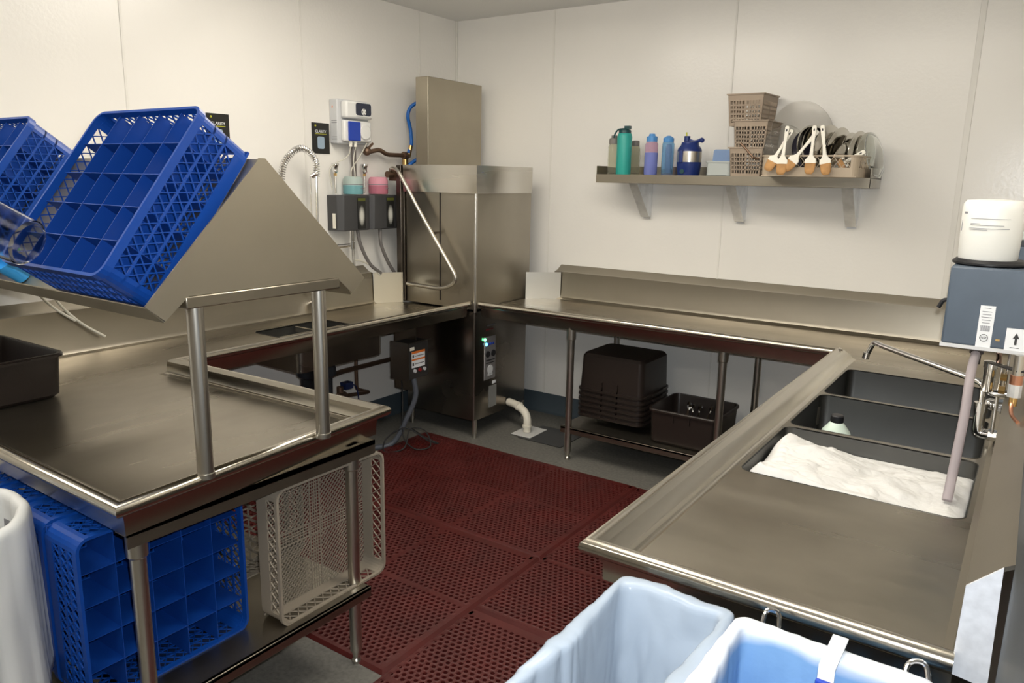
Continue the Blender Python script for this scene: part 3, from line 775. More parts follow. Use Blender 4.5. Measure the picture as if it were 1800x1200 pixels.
# cutlery in the open tub
for k in range(7):
    x = 2.04+k*.033+rnd.random()*.01; p = Vector((x, -.47-rnd.random()*.05, .224)); q = Vector((x+rnd.uniform(-.04, .04), -.338, .365+rnd.random()*.03)); d = (q-p).normalized(); L_ = (q-p).length
    b = B().bar(p, q-d*.05, .009, .0025).tube([q-d*.055, q-d*.035, q-d*.015, q], .01, 8, rs=[.004, .012, .013, .003])
    one('spoon', b, chrome, 'shiny metal spoon lying in the open brown bus tub', 'spoon', 'spoons in the open bus tub')

# ================================================================== wall shelf
ws = thing('wall_shelf', 'long stainless wall shelf on three brackets above the clean-dish table', 'shelf', (2.1, -.15, 1.685))
sh = B().box(1.335, 2.885, -.30, -.001, 1.683, 1.686).box(1.335, 2.885, -.303, -.30, 1.636, 1.686).box(1.335, 2.885, -.004, -.001, 1.683, 1.738)
sh.box(1.335, 1.338, -.30, -.004, 1.683, 1.735).box(2.882, 2.885, -.303, -.004, 1.636, 1.735)
obj('shelf_board', sh, steel_x, ws)
for x in (1.55, 2.15, 2.765):
    b = B(); wd = .028
    for s_ in (-wd, wd-.002): b.prism([(-.27, 1.682), (-.002, 1.682), (-.002, 1.44), (-.03, 1.43)], x+s_, x+s_+.002, 'x')
    v = [(-.27, 1.682), (-.03, 1.43)]
    b.prism([(-.27, 1.682), (-.273, 1.679), (-.033, 1.427), (-.03, 1.43)], x-wd, x+wd, 'x')
    b.box(x-.024, x+.024, -.004, -.001, 1.415, 1.683)
    bo = obj('bracket', b, steel_galv, ws)
    obj('bolt', B().cyl((x, -.009, 1.435), (x, -.004, 1.435), .005), bronze, bo)

# ---------------- things on the shelf
SZ = 1.686
def bottle(name, label, loc, parts, cat='bottle', group='water bottles on the wall shelf'):
    t = thing(name, label, cat, loc, 0, group)
    for nm, prof, m_, *rest in parts:
        b = B().lathe(prof, loc, 28)
        for f in rest: f(b, loc)
        obj(nm, b, m_, t)
    return t
bottle('water_bottle', 'smoky clear bottle with grey cap, leftmost on the wall shelf', (1.395, -.20, SZ), [
    ('body', [(0, 0), (.032, 0), (.034, .006), (.034, .165), (.026, .180), (.022, .182), (.022, .178), (.030, .160), (.031, .01), (0, .006)], smoke),
    ('cap', [(0, .18), (.030, .18), (.031, .205), (.028, .215), (.018, .218), (.018, .232), (0, .232)], greycap)])
bottle('water_bottle', 'tall teal bottle with dark flip cap and carry loop', (1.475, -.22, SZ), [
    ('body', [(0, 0), (.043, 0), (.045, .005), (.045, .222), (.041, .238), (.038, .242), (0, .242)], teal),
    ('cap', [(0, .242), (.037, .242), (.037, .256), (.034, .262), (.02, .266), (0, .266)], tealcap,
     lambda b, l: b.box(l[0]+.0, l[0]+.034, l[1]-.014, l[1]+.014, l[2]+.266, l[2]+.285),
     lambda b, l: b.tube(catmull([(l[0]+.01, l[1]-.02, l[2]+.268), (l[0]-.03, l[1]-.03, l[2]+.262), (l[0]-.05, l[1]-.035, l[2]+.235), (l[0]-.055, l[1]-.035, l[2]+.215)]), .005, 8))])
bottle('water_bottle', 'slim clear bottle with grey cap, half hidden behind the teal bottle', (1.492, -.10, SZ), [
    ('body', [(0, 0), (.028, 0), (.030, .006), (.030, .155), (.022, .175), (.020, .175), (.026, .155), (.027, .01), (0, .006)], smoke),
    ('cap', [(0, .172), (.024, .172), (.024, .2), (.018, .206), (0, .206)], greycap)])
bottle('water_bottle', 'purple and blue patterned bottle with blue cap on the wall shelf', (1.645, -.20, SZ), [
    ('body', [(0, 0), (.036, 0), (.039, .006), (.039, .125), (.037, .13), (0, .13)], purpbot),
    ('upper_body', [(0, .13), (.037, .13), (.038, .178), (.030, .192), (0, .192)], pinkbot),
    ('cap', [(0, .192), (.032, .192), (.032, .222), (.020, .226), (.017, .238), (0, .24)], bluecap)])
bottle('water_bottle', 'pale pink narrow bottle behind the two blue-capped bottles', (1.70, -.07, SZ), [
    ('body', [(0, 0), (.020, 0), (.022, .006), (.022, .17), (.015, .185), (0, .185)], pinkbot)])
bottle('water_bottle', 'translucent light blue bottle with blue cap on the wall shelf', (1.742, -.18, SZ), [
    ('body', [(0, 0), (.032, 0), (.035, .006), (.036, .18), (.030, .192), (.027, .192), (.033, .178), (.032, .01), (0, .006)], bluebot),
    ('cap', [(0, .19), (.031, .19), (.032, .212), (.022, .22), (.012, .226), (0, .228)], bluecap)])
jg = thing('insulated_jug', 'fat navy jug with steel windows and spout handle on the wall shelf', 'jug', (1.885, -.20, SZ), 0)
jl = (1.885, -.20, SZ)
obj('body', B().lathe([(0, 0), (.060, 0), (.064, .01), (.070, .07), (.0705, .075), (0, .075)], jl), navy, jg)
obj('steel_band', B().lathe([(0, .075), (.069, .075), (.070, .10), (.069, .135), (0, .135)], jl), steel_tube, jg)
obj('shoulder', B().lathe([(0, .135), (.0695, .135), (.067, .15), (.052, .170), (.048, .186), (.03, .192), (0, .192)], jl), navy, jg)
obj('grip', B().box(jl[0]-.035, jl[0]-.012, jl[1]-.074, jl[1]-.058, SZ+.07, SZ+.14), navy, jg, bevel=.004)
obj('spout', B().cyl((jl[0]-.02, jl[1], SZ+.185), (jl[0]-.02, jl[1], SZ+.222), .017), navy, jg)
obj('handle', B().tube(roundpath([(jl[0]-.01, jl[1], SZ+.198), (jl[0]+.03, jl[1], SZ+.186), (jl[0]+.072, jl[1], SZ+.205)], .02), .010, 10).sphere((jl[0]+.07, jl[1], SZ+.198), .014), navy, jg)
obj('straw', B().cyl((jl[0]-.024, jl[1], SZ+.222), (jl[0]-.026, jl[1], SZ+.243), .004), yellowi, jg)
obj('tap_button', B().cyl((jl[0]-.012, jl[1]-.066, SZ+.022), (jl[0]-.012, jl[1]-.072, SZ+.022), .013), tealcap, jg)
tu = one('food_container', B().sweep2d(rect_loop(2.015, 2.155, -.27, -.13, .02), [(0, SZ+.078), (0, SZ+.001), (.003, SZ+.001), (.003, SZ+.078)], closed=True).prism(rect_loop(2.015, 2.155, -.27, -.13, .02), SZ, SZ+.004).sweep2d(rect_loop(2.010, 2.160, -.275, -.125, .02), [(0, SZ+.072), (0, SZ+.08), (.006, SZ+.08), (.006, SZ+.072)], closed=True), milky, 'milky white lidless food container beside the tan baskets', 'food container')
lid = B().prism(rect_loop(-.068, .068, 0, .075, .012), -.003, .003, 'y')
lid.xform(Matrix.Translation((2.09, -.19, SZ+.073)) @ Matrix.Rotation(-.18, 4, 'X'))
one('container_lid', lid, bluelid, 'slate blue lid standing upright in the milky container', 'lid')

def basket(m_, wx, dy, h):
    """open tan basket: slotted ends and sides"""
    b = B(); tp = .012
    def P(u, z, side, o=0):
        k = tp*(1-z/h); X = wx/2-k; Y = dy/2-k
        if side == 0: return Vector((u*X, -Y+o, z))
        if side == 1: return Vector((X-o, u*Y, z))
        if side == 2: return Vector((-u*X, Y-o, z))
        return Vector((-X+o, -u*Y, z))
    def slab(side, u0, u1, z0, z1, t=.003):
        v = [P(u0, z0, side), P(u1, z0, side), P(u1, z1, side), P(u0, z1, side)]
        w_ = [P(u0, z0, side, t), P(u1, z0, side, t), P(u1, z1, side, t), P(u0, z1, side, t)]
        V = [b.bm.verts.new(p) for p in v+w_]
        for f in ((0, 1, 2, 3), (7, 6, 5, 4), (0, 4, 5, 1), (1, 5, 6, 2), (2, 6, 7, 3), (3, 7, 4, 0)): b.face([V[i] for i in f])
    for side in range(4):
        n = 5 if side % 2 == 0 else 9
        slab(side, -1, 1, 0, h*.10); slab(side, -1, 1, h*.78, h)
        for i in range(1, 5): slab(side, -1, 1, h*(.10+.136*i)-.004, h*(.10+.136*i)+.004)
        slab(side, -1, -.88, h*.1, h*.78); slab(side, .88, 1, h*.1, h*.78); slab(side, -.06, .06, h*.1, h*.78)
        for hf in (-1, 1):
            for i in range(1, n):
                u = hf*(.06+.82*i/n); slab(side, u-.03 if side % 2 == 0 else u-.018, u+.03 if side % 2 == 0 else u+.018, h*.1, h*.78)
    b.box(-wx/2+tp, wx/2-tp, -dy/2+tp, dy/2-tp, 0, .003)
    lp = [(-wx/2, -dy/2), (wx/2, -dy/2), (wx/2, dy/2), (-wx/2, dy/2)]
    b.sweep2d(lp, [(-.006, h-.006), (-.006, h), (.003, h), (.003, h-.006)], closed=True)
    return b
bk = one('basket', basket(tanp, .185, .27, .155), tanp, 'tan slotted plastic basket, lowest of the three stacked on the wall shelf', 'basket', 'tan baskets on the wall shelf', smooth=0)
bk.location = (2.245, -.165, SZ)
for k, (x, y, z, rz, rx, l_) in enumerate(((2.258, -.17, SZ+.140, .02, 0, 'tan slotted plastic basket, middle of the three stacked on the wall shelf'), (2.225, -.175, SZ+.268, .0, .02, 'tan slotted plastic basket, topmost of the three stacked on the wall shelf'))):
    c = bk.copy(); col.objects.link(c); c.location = (x, y, z); c.rotation_euler = (rx, 0, rz); c['label'] = l_
    if k == 1: c.scale = (1.05, 1.0, 1.08)

# tan rack with lids and pans
tr = rackthing('utensil_rack', 'tan flat rack full of lids overhanging the right end of the wall shelf', 'dish rack', rack_parts(.465, .105, tanr, 0, rows=1, foot=.045, top=.008))
tr.location = (2.622, -.255, SZ+.001)
RB = SZ+.012
def disc(name, label, cat, c, R, depth, m_, tilt, spin, rimw=.006, knob=False, group='lids and pans in the tan rack', ring=False):
    """dished lid standing on its rim: axis points roughly along x"""
    t = thing(name, label, cat, c, 0, group)
    M = Matrix.Translation(c) @ Matrix.Rotation(spin, 4, 'Z') @ Matrix.Rotation(tilt, 4, 'Y') @ Matrix.Rotation(PI/2, 4, 'Y')
    pr = [(0, depth), (R*.45, depth*.93), (R*.8, depth*.55), (R*.97, depth*.08), (R, 0), (R+rimw, -.001), (R+rimw, -.003), (R-.002, -.003), (R*.95, depth*.04), (R*.78, depth*.5), (R*.43, depth*.86), (0, depth-.004)]
    b = B().lathe(pr, (0, 0, 0), 36, M=M); obj('dish', b, m_, t)
    if knob:
        k_ = B().tube([M @ p for p in catmull([Vector((-.03, 0, depth)), Vector((-.028, 0, depth+.02)), Vector((0, 0, depth+.028)), Vector((.028, 0, depth+.02)), Vector((.03, 0, depth))], 5)], .0035, 8)
        obj('loop_handle', k_, m_, t)
    return t
darkpan = mat('dark_pan_interior', (.02, .018, .03), .3, .3)
lidsteel = mat('polished_lid_steel', (.62, .60, .55), .1, 1.)
smokegl = mat('smoky_clear_lid', (.975, .975, .97), .04, trans=1., ior=1.18)
smokegl2 = mat('darker_clear_lid', (.86, .86, .84), .06, trans=.95, ior=1.2)
disc('clear_lid', 'large clear round lid standing highest in the tan rack', 'lid', (2.50, -.16, RB+.205), .175, .035, smokegl, -.12, -.80, rimw=.01)
disc('clear_lid', 'smoky clear round lid standing at the left end of the tan rack', 'lid', (2.435, -.22, RB+.13), .125, .04, smokegl2, -.10, -.75)
disc('steel_bowl', 'dark hollow steel bowl leaning in the middle of the tan rack behind the brushes', 'bowl', (2.60, -.26, RB+.125), .128, .05, lidsteel, .30, PI*.83)
disc('pan', 'black pan leaning left of centre in the tan rack behind the brushes', 'pan', (2.575, -.20, RB+.12), .122, .03, darkpan, -.35, -.75)
disc('pan_lid', 'polished lid standing upright right of the black pan', 'lid', (2.655, -.24, RB+.125), .122, .03, lidsteel, .05, -.35, knob=True)
disc('pan_lid', 'polished lid, second in the row right of the black pan', 'lid', (2.695, -.22, RB+.118), .118, .025, lidsteel, .18, -.30, knob=True)
disc('pan_lid', 'small polished lid low at the front of the tan rack', 'lid', (2.735, -.30, RB+.082), .078, .025, lidsteel, .35, -.25, knob=True)
disc('pan_lid', 'polished lid, third in the row leaning to the right', 'lid', (2.76, -.2, RB+.105), .105, .025, lidsteel, -.03, -.25, knob=True)
disc('pan_lid', 'polished lid, next to last of the steel lids in the tan rack', 'lid', (2.80, -.22, RB+.108), .108, .022, lidsteel, .02, -.25, knob=True)
disc('pan_lid', 'polished lid, last of the steel lids in the tan rack', 'lid', (2.835, -.2, RB+.105), .105, .022, lidsteel, .0, -.25)
disc('glass_lid', 'clear glass lid leaning at the right end of the tan rack', 'lid', (2.875, -.2, RB+.105), .11, .02, mat('greyish_lid_glass', (.92, .95, .94), .05, trans=.95, ior=1.25), -.25, -.2)
# fittings hanging over the rack's left end
one('ladle', B().tube([(2.27, -.47, SZ+.165), (2.30, -.48, SZ+.14), (2.345, -.49, SZ+.095), (2.37, -.47, SZ+.085)], .006, 8), bronze, 'brown curved utensil handle sticking out at the left of the tan rack', 'utensil')
# the small square of clear plastic and chrome under the right end
one('cup', B().lathe([(0, 0), (.022, 0), (.026, .05), (.024, .05), (.02, .003), (0, .003)], (2.868, -.07, SZ+.001)), chrome, 'small shiny cup on the right end of the wall shelf under the rack', 'cup')

def brush(a, c, label, wid=.052):
    """white brush: a handle tip, c bristle tip"""
    a = Vector(a); c = Vector(c); L = (c-a).length; z = (c-a).normalized(); yv = Vector((0, -1, 0)); xv = yv.cross(z).normalized(); yv = z.cross(xv)
    M = basis(xv, yv, z, a); t = thing('brush', label, 'brush', a, 0, 'white pastry brushes on the tan rack')
    o = M
    h = B(); w1 = .0105
    outl = [(-w1, .006), (-w1*.6, 0), (w1*.6, 0), (w1, .006), (w1*.85, .05), (.0065, .10), (.009, .145), (wid*.32, L*.66), (wid*.5, L*.70), (wid*.52, L*.78), (-wid*.52, L*.78), (-wid*.5, L*.70), (-wid*.32, L*.66), (-.009, .145), (-.0065, .10), (-w1*.85, .05)]
    h.prism(outl, -.005, .005, 'y', M=o @ basis((1, 0, 0), (0, 1, 0), (0, 0, 1), (0, 0, 0)))
    obj('handle', h, offw, t, bevel=.002)
    obj('hang_hole', B().prism([(.0035*math.cos(PI*k/6), .022+.007*math.sin(PI*k/6)) for k in range(12)], .0052, .0056, 'y', M=o).prism([(.0035*math.cos(PI*k/6), .022+.007*math.sin(PI*k/6)) for k in range(12)], -.0056, -.0052, 'y', M=o), inkm, t)
    br = B()
    def bf(u, v):
        a_ = 2*PI*u; hw = wid*.5*(1-.25*v*v); th = .007*(1+.5*math.sin(v*PI)) * (1 if v < .99 else .4)
        zz = L*.78 + L*.22*v
        if v > .8: hw *= (1-(v-.8)*1.6)
        return M @ Vector((hw*math.cos(a_), th*math.sin(a_), zz))
    br.grid(bf, 20, 8, closed_u=True)
    vs = list(br.bm.verts); br.bm.verts.ensure_lookup_table()
    ends = [br.bm.verts[i*8+7] for i in range(20)]; br.face(ends); br.face([br.bm.verts[i*8] for i in range(20)])
    obj('bristles', br, bristle, t)
    return t
brush((2.529, -.48, 1.915), (2.432, -.525, 1.714), 'white pastry brush with amber bristles, leftmost and slanting left')
brush((2.508, -.495, 1.932), (2.504, -.535, 1.694), 'white pastry brush crossing in front of the leftmost one')
brush((2.653, -.48, 1.908), (2.522, -.525, 1.716), 'white pastry brush slanting left behind the middle brush')
brush((2.639, -.495, 1.932), (2.642, -.535, 1.699), 'white pastry brush hanging straight in the middle of the rack front')
brush((2.674, -.495, 1.932), (2.722, -.53, 1.697), 'white pastry brush hanging on the right of the rack front')
brush((2.868, -.43, 1.812), (2.752, -.44, 1.742), 'white pastry brush lying inside the rack at its right end')

# ================================================================== left wall equipment
def poster(y, z, w_, h_, label, full=True):
    t = thing('wall_poster', label, 'poster', (0.002, y, z), 0)
    obj('sheet', B().box(.001, .004, y-w_/2, y+w_/2, z-h_/2, z+h_/2), mat('black_poster_print', (.02, .02, .018), .35), t)
    obj('picture', B().prism(rect_loop(y-w_*.20, y+w_*.20, z-h_*.34, z+h_*.06, .012), .004, .005, 'x'), mat('pale_blue_print', (.32, .42, .52), .4), t)
    text('CLARITY', .022, labelw, t, (.0045, y, z+h_*.22), (0, 1, 0), (0, 0, 1))
    obj('yellow_line', B().box(.004, .005, y-w_*.32, y+w_*.32, z+h_*.135, z+h_*.15).sphere((.004, y-w_*.3, z+h_*.40), .006), yellowi, t)
    return t
poster(-1.298, 1.862, .135, .178, 'black poster with pale blue jug picture left of the white control unit')
poster(-1.995, 1.862, .135, .178, 'black poster mostly hidden behind the tilted blue rack')
cu = thing('dosing_controller', 'white and grey dosing pump unit with blue cover high on the left wall', 'dosing unit', (.06, -1.1, 1.95))
obj('back_housing', B().box(.001, .07, -1.225, -.965, 1.835, 2.095), pumpw, cu, bevel=.008)
ctop = obj('upper_cover', B().box(.07, .125, -1.20, -.985, 1.985, 2.085), white_pl, cu, bevel=.012)
obj('screen', B().prism(rect_loop(-1.125, -1.0, 2.005, 2.078, .015), .1255, .128, 'x'), screenm, ctop)
obj('keypad', B().cyl((.128, -1.062, 2.027), (.131, -1.062, 2.027), .019).box(.1285, .131, -1.125, -1.0, 1.998, 2.004), white_pl, ctop)
obj('keys', B().cyl((.131, -1.062, 2.041), (.132, -1.062, 2.041), .0045).cyl((.131, -1.062, 2.013), (.132, -1.062, 2.013), .0045).cyl((.131, -1.076, 2.027), (.132, -1.076, 2.027), .0045).cyl((.131, -1.048, 2.027), (.132, -1.048, 2.027), .0045), inkm, ctop)
obj('lower_cover', B().box(.07, .105, -1.20, -.975, 1.85, 1.975), white_pl, cu, bevel=.01)
obj('blue_cover', B().box(.105, .115, -1.175, -1.075, 1.855, 1.968), bluep, cu, bevel=.01)
obj('pump_dome', B().cyl((.10, -1.035, 1.91), (.116, -1.035, 1.91), .045), white_pl, cu, bevel=.004)
b = B()
for z in (1.86, 1.873, 1.955, 1.968): b.box(.02, .065, -1.2262, -1.2245, z, z+.003)
obj('vent_lines', b, greyink, cu)
obj('warning_mark', B().prism([(-.006, 0), (.006, 0), (0, .012)], -1.2262, -1.2245, 'y', M=Matrix.Translation((.03, 0, 2.045))), orange, cu)
obj('tube_fitting', B().cyl((.09, -1.14, 1.82), (.09, -1.14, 1.852), .010).cyl((.09, -1.10, 1.82), (.09, -1.10, 1.852), .010), offw, cu)
for k, pts in enumerate(([(.09, -1.14, 1.82), (.09, -1.17, 1.76), (.06, -1.28, 1.69), (.06, -1.27, 1.56)], [(.09, -1.10, 1.82), (.09, -1.12, 1.74), (.11, -1.13, 1.66), (.11, -1.13, 1.62)], [(.09, -1.0, 1.85), (.08, -1.06, 1.76), (.09, -1.14, 1.68), (.10, -1.14, 1.60)])):
    obj('feed_tube', B().tube(catmull(pts), .0035, 8), hosewt, cu)
# two charcoal dispensers with inverted bottles
def dispenser(ya, yb, label, liq, ytop, blabel, ztop=1.53):
    t = thing('detergent_dispenser', label, 'dispenser', (.06, (ya+yb)/2, 1.42), 0, 'charcoal wall dispensers')
    body = [(0.001, ya), (.085, ya), (.12, ya+.03), (.125, yb-.03), (.11, yb), (.001, yb)]
    obj('housing', B().prism(body, 1.315, ztop), dgrey, t, bevel=.004)
    yl = yb-.085
    obj('front_label', B().box(.1235, .126, yl-.032, yl+.036, 1.325, 1.515), ovalm, t)
    obj('badge', B().box(.126, .1268, yl-.030, yl+.034, 1.495, 1.512), mat('olive_badge', (.10, .11, .02), .5), t)
    bt_ = thing('detergent_bottle', blabel, 'bottle', (.075, ytop, ztop))
    prof = [(0, .006), (.060, .006), (.062, .012), (.062, .06), (0, .06)]
    obj('liquid_part', B().lathe(prof, (.066, ytop, ztop)), liq[0], bt_)
    obj('clear_part', B().lathe([(0, .06), (.062, .06), (.062, .095), (.052, .112), (.0, .114)], (.066, ytop, ztop)), liq[1], bt_)
    obj('print', B().lathe([(.0624, .062), (.0624, .066), (.0620, .066), (.0620, .062)], (.066, ytop, ztop), closed=True).box(.127, .1285, ytop+.0, ytop+.03, ztop+.04, ztop+.044), greyink, bt_)
    return t
dispenser(-1.265, -1.012, 'charcoal dispenser under the teal bottle on the left wall', (tealiq, mat('pale_teal_plastic', (.55, .66, .62), .3, trans=.3, ior=1.2)), -1.105, 'inverted teal and clear detergent bottle on the left wall dispenser')
dispenser(-1.005, -.755, 'charcoal dispenser under the pink bottle, nearer the machine', (pinkliq, mat('pink_plastic', (.78, .36, .44), .3, trans=.2, ior=1.2)), -.885, 'inverted pink detergent bottle next to the machine')
obj_l = one('instruction_card', B().box(.05, .075, -1.2675, -1.266, 1.33, 1.42), offw, 'narrow pale instruction strip on the side of the left dispenser', 'label')
for y, l_ in ((-1.235, 'chrome vacuum breaker above the left dispenser'), (-.99, 'chrome vacuum breaker between the two dispenser bottles')):
    t = thing('vacuum_breaker', l_, 'valve', (.05, y, 1.69))
    obj('cap', B().lathe([(0, .03), (.022, .03), (.024, .02), (.016, .005), (.018, -.02), (.01, -.03), (0, -.03)], (.05, y, 1.69), 20), chrome, t)
    obj('stem', B().cyl((.05, y, 1.54), (.05, y, 1.66), .006), steel_tube, t)
    obj('nut', B().cyl((.05, y, 1.645), (.05, y, 1.665), .010, seg=6), brass, t)
one('wall_pipe', B().cyl((.04, -1.07, 1.55), (.04, -1.07, 1.84), .016), mat('grey_wall_pipe', (.20, .18, .17), .4, .5), 'vertical grey pipe rising between the dispenser bottles', 'pipe')
bp_ = B().tube(roundpath([(.06, -.985, 1.79), (.06, -.86, 1.815), (.06, -.80, 1.785), (.06, -.64, 1.785)], .04), .014, 12).sphere((.06, -.975, 1.80), .028).cyl((.06, -.64, 1.785), (.06, -.60, 1.785), .024, seg=8).bar((.06, -.96, 1.82), (.07, -.93, 1.85), .012)
one('supply_pipe', bp_, bronze, 'brown offset supply pipe between control unit and machine tower', 'pipe')
bh = thing('water_hose', 'bright blue water hose beside the machine tower', 'hose', (.06, -.57, 1.8))
obj('hose', B().tube(catmull([(.07, -.60, 1.80), (.07, -.57, 1.86), (.06, -.565, 1.95), (.06, -.59, 2.04), (.07, -.57, 2.10), (.12, -.54, 2.13), (.19, -.5, 2.12)]), .012, 12).tube(catmull([(.07, -.60, 1.72), (.10, -.55, 1.76), (.16, -.50, 1.77)]), .012, 12), mat('bright_blue_hose', (.01, .12, .45), .4), bh)
obj('end_fitting', B().cyl((.07, -.60, 1.775), (.07, -.575, 1.85), .014).cyl((.06, -.62, 1.70), (.06, -.62, 1.76), .02), brass, bh)
for k, (pts, l_) in enumerate((([(.09, -1.10, 1.315), (.10, -1.085, 1.22), (.11, -1.02, 1.10), (.12, -.93, 1.03)], 'grey vinyl hose curving down from the left dispenser'), ([(.09, -.90, 1.315), (.10, -.905, 1.22), (.11, -.86, 1.11), (.12, -.80, 1.02)], 'grey vinyl hose curving down from the right dispenser'))):
    one('dispenser_hose', B().tube(catmull(pts), .011, 10), hosegr, l_, 'hose', 'dispenser hoses')
tp_ = B().cyl((.09, -1.15, 1.315), (.09, -1.15, 1.25), .015).cyl((.09, -1.15, 1.25), (.10, -1.15, 1.09), .011).tube([(.09, -1.15, 1.225), (.07, -1.22, 1.22), (.06, -1.33, 1.222)], .012).cyl((.09, -1.15, 1.20), (.09, -1.15, 1.245), .018)
one('tap', tp_, chrome, 'chrome tap and tee below the left dispenser', 'tap')
one('feed_line', B().tube(catmull([(.10, -1.14, 1.13), (.10, -1.08, 1.12), (.11, -1.0, 1.08), (.12, -.93, 1.01)]), .006, 8), hosewt, 'thin white tube curling behind the rack shelf tip', 'tube')
one('loose_tubes', B().tube(catmull([(.10, -2.97, 1.20), (.10, -2.92, 1.08), (.11, -2.84, .98), (.12, -2.74, .90)]), .006, 8).tube(catmull([(.10, -3.0, 1.13), (.10, -2.96, 1.08), (.10, -2.92, 1.04), (.11, -2.86, .99)]), .006, 8), hosewt, 'two thin pale tubes hanging in front of the left backsplash', 'tube')
# pre-rinse spray
sp_ = thing('pre_rinse_sprayer', 'spring-arched pre-rinse spray tap rising behind the steel end panel', 'spray tap', (.15, -1.48, .85))
obj('riser', B().cyl((.15, -1.485, .95), (.15, -1.472, 1.64), .008).cyl((.13, -1.50, 1.40), (.13, -1.50, 1.64), .005).lathe([(0, 0), (.03, 0), (.03, .05), (.015, .08), (0, .08)], (.15, -1.485, .84), 16).cyl((.02, -1.485, .90), (.15, -1.485, .90), .014).cyl((.13, -1.49, 1.64), (.15, -1.47, 1.66), .017), chrome, sp_)
core = catmull([(.15, -1.472, 1.64), (.15, -1.474, 1.72), (.15, -1.515, 1.772), (.15, -1.585, 1.792), (.15, -1.655, 1.755), (.155, -1.71, 1.69), (.17, -1.74, 1.58), (.18, -1.75, 1.42)], 14)
obj('hose', B().tube(core, .007, 8), steel_tube, sp_)
co = []; tot = 0
for i in range(len(core)-1):
    a_, c_ = core[i], core[i+1]; t_ = (c_-a_).normalized(); x_ = Vector((1, 0, 0)); y_ = t_.cross(x_).normalized()
    seg_ = max(2, int((c_-a_).length/.0011))
    for k in range(seg_):
        p = a_.lerp(c_, k/seg_); ang = tot*2*PI/.0135; tot += (c_-a_).length/seg_
        co.append(p+(x_*math.cos(ang)+y_*math.sin(ang))*.018)
obj('spring', B().tube(co, .0028, 6), chrome, sp_)
obj('spray_head', B().lathe([(0, 0), (.018, 0), (.022, .02), (.012, .06), (.011, .14), (0, .14)], (.18, -1.75, 1.28), 16).bar((.18, -1.75, 1.34), (.20, -1.80, 1.42), .012), black, sp_)

# ================================================================== right wall dispenser and faucet
ds = thing('soap_dispenser', 'big slate grey dispenser box on the right wall above the sink', 'dispenser', (3.53, -2.0, 1.2))
X0, YF = 3.418, -2.0
obj('housing', B().box(X0, W-.001, YF, YF+.27, 1.205, 1.43), slate, ds, bevel=.006)
obj('base_plate', B().box(X0-.002, W-.03, YF-.004, YF+.27, 1.196, 1.206), pumpw, ds)
obj('top_collar', B().lathe([(0, 0), (.088, 0), (.096, .004), (.096, .009), (.086, .018), (0, .018)], (3.505, YF+.115, 1.43), 32), black, ds)
lab_o = obj('product_label', B().box(3.505, 3.542, YF-.0015, YF-.0003, 1.205, 1.325), labelw, ds)
b = B()
for z, w_ in ((1.318, .014), (1.308, .020), (1.300, .018), (1.292, .022), (1.284, .018), (1.276, .016)): b.box(3.523-w_/2*1.2, 3.523+w_/2*1.2, YF-.002, YF-.0015, z-.0009, z+.0009)
for k in range(13): b.box(3.511+k*.0019, 3.5118+k*.0019+(.0004 if k % 3 else .0), YF-.002, YF-.0015, 1.252, 1.268)
obj('print', b, greyink, lab_o)
obj('round_mark', B().tube([(3.523+.010*math.cos(a*PI/8), YF-.0018, 1.233+.010*math.sin(a*PI/8)) for a in range(16)], .0008, 5, closed=True), inkm, lab_o)
text('NSF', .009, inkm, lab_o, (3.523, YF-.0018, 1.233), (1, 0, 0), (0, 0, 1))
al = obj('arrow_label', B().box(3.575, 3.625, YF-.0015, YF-.0003, 1.205, 1.268), labelw, ds)
obj('arrow', B().prism([(3.592, 1.240), (3.600, 1.256), (3.608, 1.240), (3.603, 1.240), (3.603, 1.222), (3.597, 1.222), (3.597, 1.240)], YF-.0022, YF-.0015, 'y').box(3.588, 3.610, YF-.002, YF-.0015, 1.213, 1.2145), inkm, al)
obj('lever', B().tube(roundpath([(X0+.01, YF+.05, 1.325), (X0-.012, YF+.05, 1.325), (X0-.022, YF+.05, 1.30)], .01), .006, 8), black, ds)
obj('latch', B().box(3.552, 3.562, YF-.003, YF, 1.228, 1.233), brass, ds)
hz_ = catmull([(3.510, YF-.0+.03, 1.19), (3.506, -2.03, 1.13), (3.510, -2.12, 1.03), (3.508, -2.23, .90), (3.506, -2.28, .83)], 10)
obj('outlet', B().cyl((3.510, YF+.03, 1.15), (3.510, YF+.03, 1.20), .013).cyl((3.510, YF+.03, 1.18), (3.510, YF+.03, 1.198), .018), mat('dark_fitting', (.06, .05, .05), .4, .3), ds)
obj('hose', B().tube(hz_, .0125, 14), hosecl, ds)
jb = thing('detergent_jug', 'white inverted detergent jug on top of the slate dispenser', 'jug', (3.505, YF+.115, 1.448))
JC = (3.498, YF+.105, 1.448)
obj('body', B().lathe([(0, 0), (.074, 0), (.076, .004), (.080, .14), (.078, .158), (.070, .168), (.02, .172), (0, .172)], JC, 40), jugw, jb)
b = B()
def arc_line(z, a0, a1, th=.0012):
    for i in range(12):
        a = a0+(a1-a0)*i/12; c2 = a0+(a1-a0)*(i+1)/12; R = .0797
        p = Vector((JC[0]+R*math.cos(a), JC[1]+R*math.sin(a), JC[2]+z)); q = Vector((JC[0]+R*math.cos(c2), JC[1]+R*math.sin(c2), JC[2]+z)); b.bar(p, q, .0008, th)
for z, a0, a1 in ((.117, -2.25, -.95), (.103, -2.25, -1.9), (.099, -2.25, -1.15), (.090, -2.28, -.95), (.086, -2.28, -1.65)): arc_line(z, a0, a1)
arc_line(.132, -2.62, -2.45, .006)
obj('print', b, greyink, jb)
obj('handle_seam', B().bar((JC[0]-.072, JC[1]-.03, JC[2]+.08), (JC[0]-.072, JC[1]-.03, JC[2]+.11), .003), greyink, jb)
